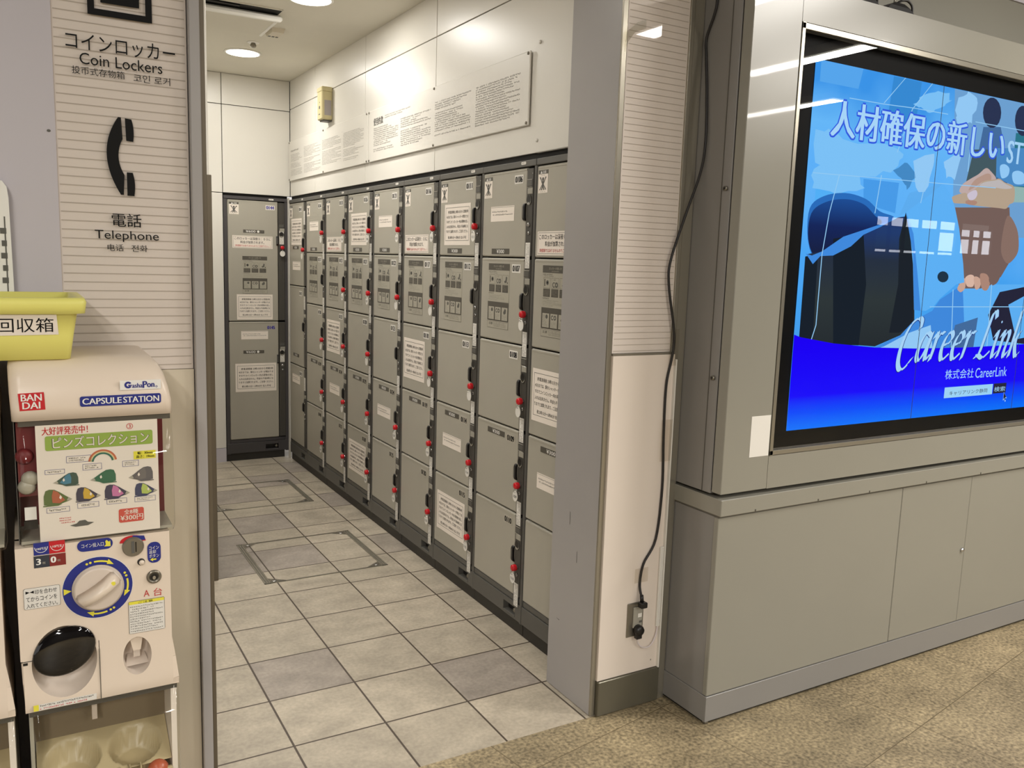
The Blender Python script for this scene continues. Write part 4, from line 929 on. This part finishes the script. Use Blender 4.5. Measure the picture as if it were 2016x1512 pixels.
t = thing('collection_bin', 'yellow plastic capsule collection bin standing on the white machines', 'bin', (0, 0, 0))
b = MB(); z0 = 1.2835
b.loft([rring(-.32, .0815, 1.858, 2.06, .012, z0), rring(-.325, .0885, 1.852, 2.07, .014, 1.33), rring(-.33, .0955, 1.846, 2.08, .014, 1.372), rring(-.338, .109, 1.834, 2.09, .014, 1.374), rring(-.34, .112, 1.832, 2.092, .014, 1.396), rring(-.338, .1085, 1.836, 2.09, .012, 1.4035), rring(-.324, .0905, 1.851, 2.074, .012, 1.4035), rring(-.312, .073, 1.868, 2.05, .010, 1.295)], M['yellow'], True); b.build('tub', t)
b = MB()
def lean(z): return 1.852-(z-1.33)/(1.372-1.33)*.006-.0012
def lv(pts): return [(x, lean(z), z) for x, z in pts]
b.add(lv([(-.30, 1.329), (.062, 1.3325), (.0595, 1.3715), (-.30, 1.3715)]), [(0, 1, 2, 3)], M['paper'])
vs_, fs, a0, a1, b0, b1 = text_geo('カプセル回収箱')
xa, xb = -.170, .054; out = []
for a, c in vs_:
    x = xa+(a-a0)/(a1-a0)*(xb-xa); z = 1.3375+(c-b0)/(b1-b0)*.0275; out.append((x, lean(z)-.0006, z))
b.add(out, fs, M['ink']); b.build('name_label', t)

# ================================================================== ADVERTISING SCREEN
YS = 1.92
t = thing('advertising_screen', 'large lit blue advertising screen in an olive grey steel housing', 'screen', (0, 0, 0))
X1 = 4.60; gx0, gx1, gz0, gz1 = 2.106, 4.30, .896, 2.256
b = MB()
b.box(1.902, gx0, YS, 1.962, .786, 2.362, M['olive'], .002); b.box(gx1, X1, YS, 1.962, .786, 2.362, M['olive'], .002); b.box(gx0, gx1, YS, 1.962, .786, gz0, M['olive']); b.box(gx0, gx1, YS, 1.962, gz1, 2.362, M['olive'])
b.box(gx0, gx1, 1.957, 1.962, gz0, gz1, M['scrblack']); hs = b.build('front_frame', t)
b = MB(); b.box(1.902, X1, 1.967, 2.148, .780, 2.362, M['olivedk'], .002); b.box(1.906, X1, 1.960, 1.968, .79, 2.36, M['dark']); b.box(1.9006, 1.903, 2.004, 2.0065, .782, 2.36, M['band']); b.build('housing', t)
for z in (1.745, 1.155):
    b = MB(); b.tube([(1.902, 1.985, z), (1.894, 1.985, z)], .0075, M['steel'], 14, 1); b.tube([(1.8945, 1.985, z), (1.8935, 1.985, z)], .004, M['black'], 10, 1); b.build('side_lock', t)
b = MB()
for x0, x1, z0, z1 in ((gx0+.002, 2.122, gz0, gz1), (gx1-.016, gx1-.002, gz0, gz1), (gx0+.002, gx1-.002, gz0+.002, .913), (gx0+.002, gx1-.002, 2.236, gz1-.002)): b.box(x0, x1, YS-.002, YS+.03, z0, z1, M['trim'], .001)
b.build('bezel', t)
b = MB(); b.rect(2.0155, 2.1015, .899, 1.0335, YS-.0008, M['plate']); b.box(2.0155, 2.1015, YS-.0006, YS, .899, 1.0335, M['plate']); b.build('blank_sticker', hs)
b = MB(); b.box(2.122, gx1-.016, YS+.008, YS+.012, .913, 2.236, SCREENGLASS); b.build('glass_cover', t)
# the picture on the display panels
YP = YS+.030; xL, xR, zB, zT = 2.212, 4.192, .967, 2.167
bg = ramp_emission('ad_sky', [(0, (70, 150, 225)), (.35, (70, 165, 245)), (.6, (92, 176, 252)), (.8, (104, 186, 252)), (1, (60, 150, 235))], 'Z', zB, zT, .84, .5)
bandm = ramp_emission('ad_blue_band', [(0, (6, 118, 255)), (.16, (6, 78, 255)), (.32, (26, 12, 254)), (1, (30, 0, 246))], 'Z', zB, zB+.36)
E_ = {k: emis('ad_'+k, c) for k, c in dict(pale=(150, 205, 250), cont=(126, 196, 250), contd=(70, 140, 200), line=(150, 205, 246), dark=(26, 34, 44), suit=(48, 56, 62), navy=(24, 52, 120), cuff=(96, 180, 250), cuffs=(66, 140, 225), skin=(206, 168, 150), skin2=(176, 138, 122), skin3=(222, 186, 168), text=(170, 216, 252), edge=(16, 22, 120), glow=(52, 92, 226), head=(44, 54, 84), body=(70, 110, 160), grey=(120, 150, 178), teal=(46, 120, 140), box=(160, 216, 250), dk=(40, 40, 60), btn=(34, 54, 72), brown=(120, 98, 92)).items()}
b = MB(); b.box(2.123, gx1-.017, YP+.002, YP+.004, .914, 2.235, M['scrblack']); b.rect(xL, xR, zB, zT, YP, bg)
def sp(x, y): return at(x, y, YP)
def SP(pts, lay, m):
    q = [sp(*p) for p in pts]; n = len(q)
    ar = sum(q[i][0]*q[(i+1) % n][1]-q[(i+1) % n][0]*q[i][1] for i in range(n))
    q = q if ar > 0 else q[::-1]
    q = [(min(max(x, xL), xR), min(max(z, zB), zT)) for x, z in q]
    b.quad(q, YP-.0002*lay, m)
def SL(pts, wpx, lay, m):
    for (x0, y0), (x1, y1) in zip(pts, pts[1:]):
        L_ = math.hypot(x1-x0, y1-y0) or 1; nx, ny = -(y1-y0)/L_*wpx/2, (x1-x0)/L_*wpx/2
        SP([(x0+nx, y0+ny), (x1+nx, y1+ny), (x1-nx, y1-ny), (x0-nx, y0-ny)], lay, m)
def SMO(pts, lay, m):
    P_ = [Vector(p) for p in pts]; o = []; n = len(P_)
    for i in range(n):
        p0, p1, p2, p3 = P_[i-1], P_[i], P_[(i+1) % n], P_[(i+2) % n]
        for k in range(5):
            u = k/5; v = .5*((2*p1)+(p2-p0)*u+(2*p0-5*p1+4*p2-p3)*u*u+(3*p1-p0-3*p2+p3)*u**3); o.append((v.x, v.y))
    SP(o, lay, m)
def Z1(pts): return [(1840+x/7.21, 300+y/7.21) for x, y in pts]
def Z2(pts): return [(1840+x/4.76, 400+y/4.76) for x, y in pts]
# map shapes
def blob(pts, lay, m, seed, amp=4):
    rnd = random.Random(seed); o = []
    for i, (x, y) in enumerate(pts):
        x2, y2 = pts[(i+1) % len(pts)]
        for k in range(3): o.append((x+(x2-x)*k/3+rnd.uniform(-amp, amp), y+(y2-y)*k/3+rnd.uniform(-amp, amp)))
    SP(o, lay, m)
blob([(1812, 190), (1840, 180), (1868, 186), (1872, 200), (1850, 214), (1832, 224), (1818, 216), (1800, 206)], 1, E_['cont'], 1, 3)
blob([(1600, 260), (1630, 255), (1660, 275), (1740, 285), (1780, 300), (1770, 330), (1720, 345), (1650, 340), (1605, 320)], 1, E_['cont'], 2, 5)
blob([(1760, 335), (1790, 318), (1800, 350), (1785, 372), (1778, 360)], 1, E_['contd'], 3); blob([(1800, 320), (1836, 300), (1840, 330), (1818, 380), (1800, 372)], 1, E_['pale'], 4)
blob([(1600, 330), (1640, 322), (1690, 345), (1700, 372), (1650, 380), (1598, 372)], 1, E_['cont'], 6)
blob([(1886, 190), (1910, 178), (1925, 205), (1915, 240), (1893, 250), (1880, 225)], 1, E_['pale'], 5)
blob([(1860, 315), (1890, 305), (1882, 352), (1864, 348)], 1, E_['pale'], 8)
SP([(1760, 150), (1815, 162), (1800, 260), (1745, 250)], .6, emis('ad_teal_patch', (56, 140, 214))); SP([(1617, 118), (1700, 135), (1690, 175), (1614, 160)], .6, emis('ad_haze', (88, 168, 240)))
SP([(1608, 340), (1668, 350), (1650, 470), (1598, 480)], .7, emis('ad_streak', (84, 178, 250))); SP([(1700, 352), (1770, 360), (1762, 420), (1700, 400)], .7, emis('ad_streak_dim', (74, 158, 236)))
SP([(1790, 380), (1858, 360), (1800, 410), (1770, 425)], .7, emis('ad_streak_pale', (96, 176, 244)))
# blurred office people
SP([(1880, 175), (2030, 205), (2040, 470), (1875, 460)], 0.5, emis('ad_room', (112, 164, 214)))
for cx, cy, rx, ry in ((1953, 222, 18, 30), (2014, 238, 16, 30)): SP([(cx+rx*math.cos(R(a)), cy+ry*math.sin(R(a))) for a in range(0, 360, 20)], 1.5, E_['head'])
SP([(1936, 250), (1970, 250), (1985, 330), (1980, 400), (1918, 400), (1922, 320)], 1.4, E_['body']); SP([(2000, 262), (2040, 262), (2040, 380), (1990, 370)], 1.4, E_['teal'])
# dark suited back, cuff and hands
SMO([(1590, 470), (1594, 410), (1622, 386), (1665, 380), (1705, 392), (1732, 416), (1760, 428), (1735, 446), (1690, 470), (1640, 490), (1605, 508)], 1.9, emis('ad_rim', (44, 110, 190)))
SMO([(1591, 470), (1597, 420), (1625, 398), (1665, 392), (1700, 402), (1722, 424), (1735, 440), (1690, 466), (1640, 488), (1606, 506)], 2, ramp_emission('ad_shoulder', [(0, (26, 34, 66)), (.5, (24, 40, 92)), (1, (32, 78, 150))], 'Z', sp(1650, 500)[1], sp(1650, 392)[1]))
SP([(1590, 500), (1620, 495), (1660, 478), (1700, 462), (1745, 440), (1768, 428), (1790, 425), (1800, 520), (1800, 640), (1772, 660), (1722, 682), (1640, 676), (1575, 664)], 2.2, ramp_emission('ad_suit', [(0, (40, 46, 50)), (.4, (48, 56, 58)), (.75, (40, 50, 66)), (1, (34, 58, 110))], 'Z', sp(1700, 676)[1], sp(1700, 455)[1]))
SP([(1640, 470), (1700, 460), (1705, 560), (1690, 680), (1640, 678)], 2.4, E_['dark']); SP([(1585, 505), (1610, 500), (1600, 668), (1573, 664)], 2.4, E_['dark'])
SP([(1586, 499), (1598, 503), (1618, 495), (1660, 466), (1735, 441), (1750, 436), (1735, 446), (1700, 462), (1675, 485), (1640, 503), (1615, 504), (1600, 520)], 3, E_['cuffs'])
SP([(1800, 630), (1835, 612), (1850, 590), (1895, 560), (1900, 690), (1722, 684), (1772, 660)], 2.6, E_['cuffs'])
SP([(1740, 682), (1790, 655), (1832, 640), (1836, 690), (1722, 688)], 2.8, E_['pale'])
SP([(1895, 560), (2040, 560), (2040, 690), (1830, 690), (1836, 620)], 2.5, E_['cuff']); SP([(1880, 640), (1925, 625), (1915, 690), (1868, 690)], 2.7, E_['body']); SP([(1968, 575), (2040, 560), (2040, 680), (1955, 670), (1945, 620)], 2.65, E_['dk']); SP([(1985, 600), (2040, 570), (2040, 660), (2000, 668)], 2.75, E_['cuff'])
SP(Z1([(440, 440), (530, 60), (560, -40), (900, -40), (900, 380), (740, 240)]), 2.0, emis('ad_coat', (70, 92, 100))); SP(Z1([(880, -60), (1500, -60), (1500, 480), (1130, 480), (930, 380), (870, 350)]), 2.1, emis('ad_shirt', (76, 140, 200)))
SMO(Z1([(930, 190), (1000, 170), (1060, 230), (1040, 330), (960, 370), (930, 300)]), 2.3, E_['pale']); SMO(Z1([(1100, 300), (1180, 260), (1269, 310), (1269, 440), (1130, 440)]), 2.3, E_['pale'])
SP(Z2([(150, 40), (700, 40), (720, 520), (620, 690), (520, 770), (430, 800), (240, 800), (200, 700)]), 2.9, E_['brown'])  # brownish reflection of a doorway, painted over suit and hands
SMO(Z2([(680, 120), (770, 240), (785, 430), (735, 530), (670, 560), (620, 420)]), 2.95, emis('ad_palm', (140, 114, 104)))
SP(Z1([(1090, 480), (1500, 520), (1500, 710), (1090, 710)]), 3.0, emis('ad_sleeve', (150, 184, 180)))
SMO(Z1([(350, 560), (395, 455), (500, 380), (620, 310), (700, 238), (745, 225), (790, 262), (870, 370), (800, 430), (690, 440), (600, 520), (460, 590)]), 3.2, emis('ad_finger', (194, 172, 168)))
SMO(Z1([(560, 400), (690, 320), (760, 300), (800, 330), (790, 400), (690, 410), (600, 470), (480, 540)]), 3.25, emis('ad_finger_low', (182, 152, 138)))
SMO(Z1([(250, 630), (420, 575), (470, 590), (560, 530), (640, 460), (700, 405), (850, 385), (920, 375), (1000, 430), (1125, 490), (1125, 690), (1060, 740), (1010, 800), (900, 790), (600, 760), (440, 730), (268, 715)]), 3.4, emis('ad_fist', (184, 164, 142)))
SMO(Z1([(640, 480), (700, 425), (850, 400), (920, 390), (1000, 445), (1100, 500), (1000, 520), (800, 490)]), 3.5, emis('ad_fist_top', (192, 186, 186)))
SMO(Z1([(460, 610), (500, 565), (580, 535), (605, 590), (570, 660), (500, 680)]), 3.6, emis('ad_nail', (206, 196, 212)))
SMO(Z1([(440, 690), (500, 675), (600, 700), (560, 750), (450, 730)]), 3.6, E_['skin2'])
for i_, fp in enumerate(([(212, 795), (250, 730), (285, 705), (285, 790), (250, 832), (225, 825)], [(286, 700), (330, 670), (370, 690), (362, 775), (320, 785), (295, 765)], [(366, 700), (400, 690), (432, 725), (420, 790), (380, 805)], [(430, 660), (490, 670), (516, 745), (490, 815), (445, 805), (425, 720)], [(510, 700), (600, 640), (610, 690), (580, 750), (530, 768)])):
    SMO(Z2(fp), 3.65+.03*i_, E_[('skin', 'skin3', 'skin', 'skin2', 'brown')[i_]])
SP([(1783, 418), (1797, 500), (1800, 540), (1797, 640), (1770, 655), (1750, 655), (1768, 560), (1770, 470)], 2.5, emis('ad_lapel', (30, 36, 44)))
SP([(1858, 363), (1783, 418), (1791, 455), (1797, 520), (1799, 610), (1822, 612), (1838, 603), (1850, 588), (1882, 560), (1898, 556), (1896, 520), (1888, 450), (1880, 410), (1872, 385)], 4, E_['cuff'])
SP([(1783, 418), (1797, 500), (1799, 610), (1812, 612), (1806, 540), (1798, 460)], 4.2, E_['cuffs'])
SP([(1856+11*math.cos(R(a)), 545+11*math.sin(R(a))) for a in range(0, 360, 24)], 4.4, E_['btn'])
# globe lines
for pts in ([(1672, 193), (1740, 205), (1800, 213), (1866, 225)], [(1783, 152), (1740, 203)], [(1836, 160), (1796, 215), (1766, 300)], [(1600, 340), (1720, 350), (1862, 362), (1960, 370)], [(1652, 345), (1632, 420), (1618, 500), (1606, 640), (1590, 690)], [(1735, 345), (1722, 420)], [(1826, 340), (1812, 400)], [(1920, 240), (2040, 262)], [(1905, 338), (1912, 268)], [(1830, 604), (2040, 604)], [(1876, 570), (1872, 690)], [(1952, 560), (1942, 690)]):
    SL(pts, 1.6, 4.6, E_['line'])
SP([(1500, 660), (1576, 664), (1640, 676), (1722, 684), (1800, 686), (1900, 684), (2040, 676), (2300, 655), (2500, 640), (2500, 900), (1500, 900)], 5, bandm)
# lettering
def T_(s, x0, x1, ztop, zbot, lay, m, bold, keep=False, shear=0):
    b.text(s, x0, x1, zbot, ztop, YP-.0002*lay, m, bold, shear)
hx0, _z = sp(1637, 240); zt_ = sp(1660, 198)[1]; zb2 = sp(1640, 268)[1]
hw = (sp(1975, 300)[0]-hx0)
for dx_, dz_ in ((-.006, 0), (.006, 0), (0, -.006), (0, .006), (.005, -.005), (-.005, -.005)): b.text('人材確保の新しい', hx0+dx_, hx0+hw+dx_, zb2+dz_, zt_+dz_, YP-.0013, E_['glow'], .03)
b.text('人材確保の新しい', hx0, hx0+hw, zb2, zt_, YP-.0015, E_['text'], .035)
sx = sp(1984, 290)[0]; b.text('STYLE', sx, sx+.26, zb2-.002, zb2+.082, YP-.0015, E_['text'], .03)
# calligraphic "Career Link": broad-nib strokes
def nib(pts, wid, lay, m, x0, z0, k):
    Q = []; P_ = [Vector((p[0], p[1])) for p in pts]
    for i in range(len(P_)-1):
        p0, p1, p2, p3 = P_[max(i-1, 0)], P_[i], P_[i+1], P_[min(i+2, len(P_)-1)]
        for j in range(6):
            u = j/6; Q.append(.5*((2*p1)+(p2-p0)*u+(2*p0-5*p1+4*p2-p3)*u*u+(3*p1-p0-3*p2+p3)*u**3))
    Q.append(P_[-1]); n = Vector((math.cos(R(35)), math.sin(R(35))))*wid/2
    for p, q in zip(Q, Q[1:]):
        d = q-p; nn = Vector((-d.y, d.x)).normalized()*wid*.18 if d.length else Vector((0, 0))
        nvec = n if abs(d.normalized().dot(Vector((-n.y, n.x)).normalized())) > .25 else nn
        qd = [(x0+(v.x+v.y*.28)*k, z0+v.y*k) for v in (p+nvec, q+nvec, q-nvec, p-nvec)]
        ar = sum(qd[i][0]*qd[(i+1) % 4][1]-qd[(i+1) % 4][0]*qd[i][1] for i in range(4))
        b.quad(qd if ar > 0 else qd[::-1], YP-.0002*lay, m)
GL = {
 'C': ([[(.62, .80), (.60, .95), (.45, 1.0), (.22, .86), (.08, .52), (.10, .18), (.24, .0), (.42, .04), (.60, .22)]], .70),
 'a': ([[(.42, .50), (.24, .56), (.08, .36), (.06, .10), (.18, .0), (.34, .22), (.44, .54)], [(.44, .56), (.38, .20), (.42, .02), (.56, .12)]], .52),
 'r': ([[(.04, .44), (.14, .56), (.12, .2), (.08, .0)], [(.13, .36), (.26, .54), (.40, .54)]], .38),
 'e': ([[(.10, .30), (.30, .34), (.40, .46), (.30, .57), (.14, .46), (.07, .20), (.18, .0), (.42, .12)]], .45),
 'L': ([[(.52, .84), (.44, .98), (.32, .92), (.24, .50), (.16, .10), (.02, .02), (.10, .08), (.34, .0), (.60, .14)]], .62),
 'i': ([[(.04, .44), (.14, .56), (.11, .16), (.16, .0), (.28, .12)], [(.16, .74), (.20, .77)]], .28),
 'n': ([[(.04, .44), (.14, .56), (.12, .2), (.08, .0)], [(.12, .34), (.30, .56), (.40, .46), (.34, .12), (.40, .0), (.50, .12)]], .52),
 'k': ([[(.18, 1.0), (.12, .4), (.08, .0)], [(.13, .3), (.36, .54), (.24, .32), (.40, .0), (.52, .08)]], .5), ' ': ([], .26)}
ox, oz = sp(1757, 726)[0], sp(1780, 706)[1]-.012; k_ = .168; pen = 0
oz = sp(1765, 728)[1]
for ch in 'Career Link':
    kk = k_ if ch in 'CL' else k_
    base = 0 if ch == 'C' else .17
    for st in GL[ch][0]:
        nib([(x*.92+pen, (y*(1.12 if ch in 'CLk' else 1.12))+base) for x, y in st], .165, 8, E_['edge'], ox+.001, oz-.0015, kk); nib([(x*.92+pen, (y*1.12)+base) for x, y in st], .135, 9, E_['text'], ox, oz, kk)
    pen += GL[ch][1]*.92
z1 = sp(1862, 728)[1]; z0_ = sp(1862, 747)[1]; xa = sp(1860, 738)[0]; xb = sp(1916, 735)[0]; xc = sp(1981, 733)[0]
b.text('株式会社', xa, xb, z0_, z1, YP-.0018, E_['text'], .0); b.text('CareerLink', xb+.012, xc, z0_-.002, z1, YP-.0018, E_['text'], .0)
p0 = sp(1857, 784); p1 = sp(1954, 757); p2 = sp(1981, 752)
b.rect(p0[0], p1[0], p0[1], sp(1858, 763)[1], YP-.0018, E_['box']); b.text('キャリアリンク静岡', p0[0]+.032, p1[0]-.036, p0[1]+.009, p0[1]+.026, YP-.0022, E_['dk'])
b.rect(p1[0]+.006, p2[0], p0[1]+.002, sp(1858, 763)[1]+.001, YP-.0018, E_['dk']); b.text('検索', p1[0]+.012, p2[0]-.006, p0[1]+.009, p0[1]+.029, YP-.0022, E_['text'])
ax, az = p2[0]-.012, p0[1]+.004
cur = [(0, 0), (0, -.03), (.007, -.024), (.012, -.034), (.0165, -.032), (.012, -.022), (.021, -.022)]
b.quad([(ax+x*1.25-.001, az+z*1.25+.002) for x, z in cur], YP-.0024, E_['text']); b.quad([(ax+x, az+z) for x, z in cur], YP-.0027, E_['dk'])
for x in (2.872, 3.532): b.rect(x-.0016, x+.0016, zB, zT, YP-.0030, M['dark'])
b.build('display_panel', t)

t = thing('screen_cabinet', 'low olive grey steel cabinet carrying the advertising screen', 'cabinet', (0, 0, 0))
b = MB(); b.box(1.897, X1, YS-.012, 2.148, .717, .7715, M['olive'], .002); b.box(1.90, X1, YS-.004, 2.146, .712, .718, M['band']); b.build('ledge', t)
for x in (2.05, 2.35, 2.62, 2.95, 3.3, 3.65):
    b = MB(); b.box(x-.002, x+.002, YS-.0135, YS-.012, .719, .726, M['band']); b.build('ledge_clip', t)
b = MB(); b.box(1.903, X1, YS+.02, 2.146, .1, .711, M['olivedk'], .001); b.build('body', t)
for i, (x0, x1) in enumerate(((1.9005, 2.829), (2.832, 3.265), (3.267, 4.598))):
    b = MB(); b.box(x0, x1, YS, YS+.02, .102, .7105, M['olive'], .002); d = b.build('door', t)
    if i == 1:
        k = MB(); k.lathe((3.247, YS, .409), [(.009, 0), (.009, .004), (.006, .009), (.002, .010)], M['chrome'], n=18); k.build('lock_knob', d)
b = MB(); b.box(1.8995, X1, YS-.002, 2.147, .012, .0995, M['olivedk'], .001); b.box(1.906, X1, YS+.006, 2.14, .004, .0125, M['dark']); b.build('kick_base', t)
b = MB(); b.lathe((1.915, YS+.012, 0), [(.01, 0), (.01, .012)], M['steel'], 'z', 12); b.build('foot', t)

for x, lab in ((2.392, 'black clip lamp on the screen housing, closer to the slatted panel'), (2.573, 'black clip lamp with a looped cable on top of the screen housing')):
    t = thing('clip_lamp', lab, 'lamp', (x, 1.945, 2.362), 0, 'clip lamps on the screen housing')
    b = MB(); b.loft([[(-.07, -.02, 0), (.07, -.02, 0), (.07, .06, 0), (-.07, .06, 0)], [(-.05, -.015, .018), (.05, -.015, .018), (.05, .05, .018), (-.05, .05, .018)], [(-.02, -.01, .03), (.025, -.01, .03), (.025, .03, .03), (-.02, .03, .03)]], M['black']); b.build('clamp', t)
    b = MB(); b.tube([(-.015, 0, .028), (-.012, 0, .07), (-.005, .01, .16)], .003, M['steel'], 8, 3); b.build('stem', t)
    b = MB(); b.tube([(.068, -.01, .0045), (.064, -.01, .03), (.045, -.005, .045), (.02, 0, .042), (.005, .01, .03)], .004, M['cable'], 8, 4); b.build('cable_loop', t)

# ================================================================== POWER
t = thing('power_cord', 'black power cord hanging beside the screen down to the wall outlet', 'cord', (0, 0, 0))
xs = 1.8975
pts = [(xs, 2.070, 2.45), (xs, 2.074, 2.317), (xs, 2.084, 2.274), (xs, 2.112, 2.213), (xs, 2.109, 2.159), (xs, 2.096, 2.049), (xs-.002, 2.085, 1.90), (xs-.006, 2.095, 1.80), (1.862, 2.118, 1.67), (1.815, 2.1225, 1.525), (1.812, 2.1225, 1.444), (1.846, 2.1225, 1.287), (1.843, 2.121, 1.212), (1.826, 2.1225, 1.112), (1.828, 2.1225, .941), (1.835, 2.1225, .767), (1.82, 2.1225, .592), (1.773, 2.1225, .511), (1.762, 2.1225, .441), (1.762, 2.110, .402)]
b = MB(); b.tube(pts, .0042, M['cable'], 10, 6); b.build('cord', t)
b = MB(); b.tube([(1.762, 2.110, .408), (1.762, 2.106, .384)], .0065, M['black'], 12, 1); b.box(1.749, 1.776, 2.090, 2.113, .366, .386, M['black'], .003); b.build('plug', t)
for k, (z0, z1, x0, x1) in enumerate(((1.18, 1.30, 1.826, 1.864), (.86, 1.00, 1.812, 1.858), (.45, .50, 1.735, 1.79))):
    b = MB(); b.box(x0, x1, 2.1165, 2.1175, z0, z1, glass('tape_film', (.95, .94, .92), 1.4, .2, .03)); b.build('tape', t)
t = thing('wall_outlet', 'steel wall outlet plate with black plug above the grey skirting', 'outlet', (1.752, 2.128, .318))
b = MB(); b.box(-.034, .034, -.005, 0, -.06, .06, M['steel'], .002); b.build('plate', t)
b = MB(); b.box(-.012, .026, -.010, -.004, -.028, .045, M['mech2'], .0015); b.rect(.006, .022, .008, .022, -.0103, M['plate']); b.rect(.012, .024, -.012, -.004, -.0103, M['inkgrey']); b.build('socket', t)
b = MB(); b.lathe((.006, -.010, -.034), [(.018, 0), (.0185, .012), (.015, .020), (.006, .022)], M['black'], n=20); b.box(-.008, .016, -.028, -.010, -.063, -.038, M['black'], .003); b.build('plug', t)
t = thing('white_wire', 'thin white wire looping from the outlet plug up to the cable cover', 'wire', (0, 0, 0))
b = MB(); b.tube([(1.756, 2.112, .258), (1.762, 2.114, .235), (1.785, 2.118, .214), (1.820, 2.120, .212), (1.843, 2.121, .245), (1.850, 2.1225, .285)], .0025, M['wire'], 8, 6); b.build('wire', t)
t = thing('cable_cover', 'slim white cable cover strip running up the lower wall panel', 'cable cover', (0, 0, 0))
b = MB(); b.box(1.8425, 1.857, 2.1185, 2.128, .275, .56, M['wall'], .002); b.build('channel', t)

bpy.data.objects.remove(_tob); bpy.data.curves.remove(_tcur)
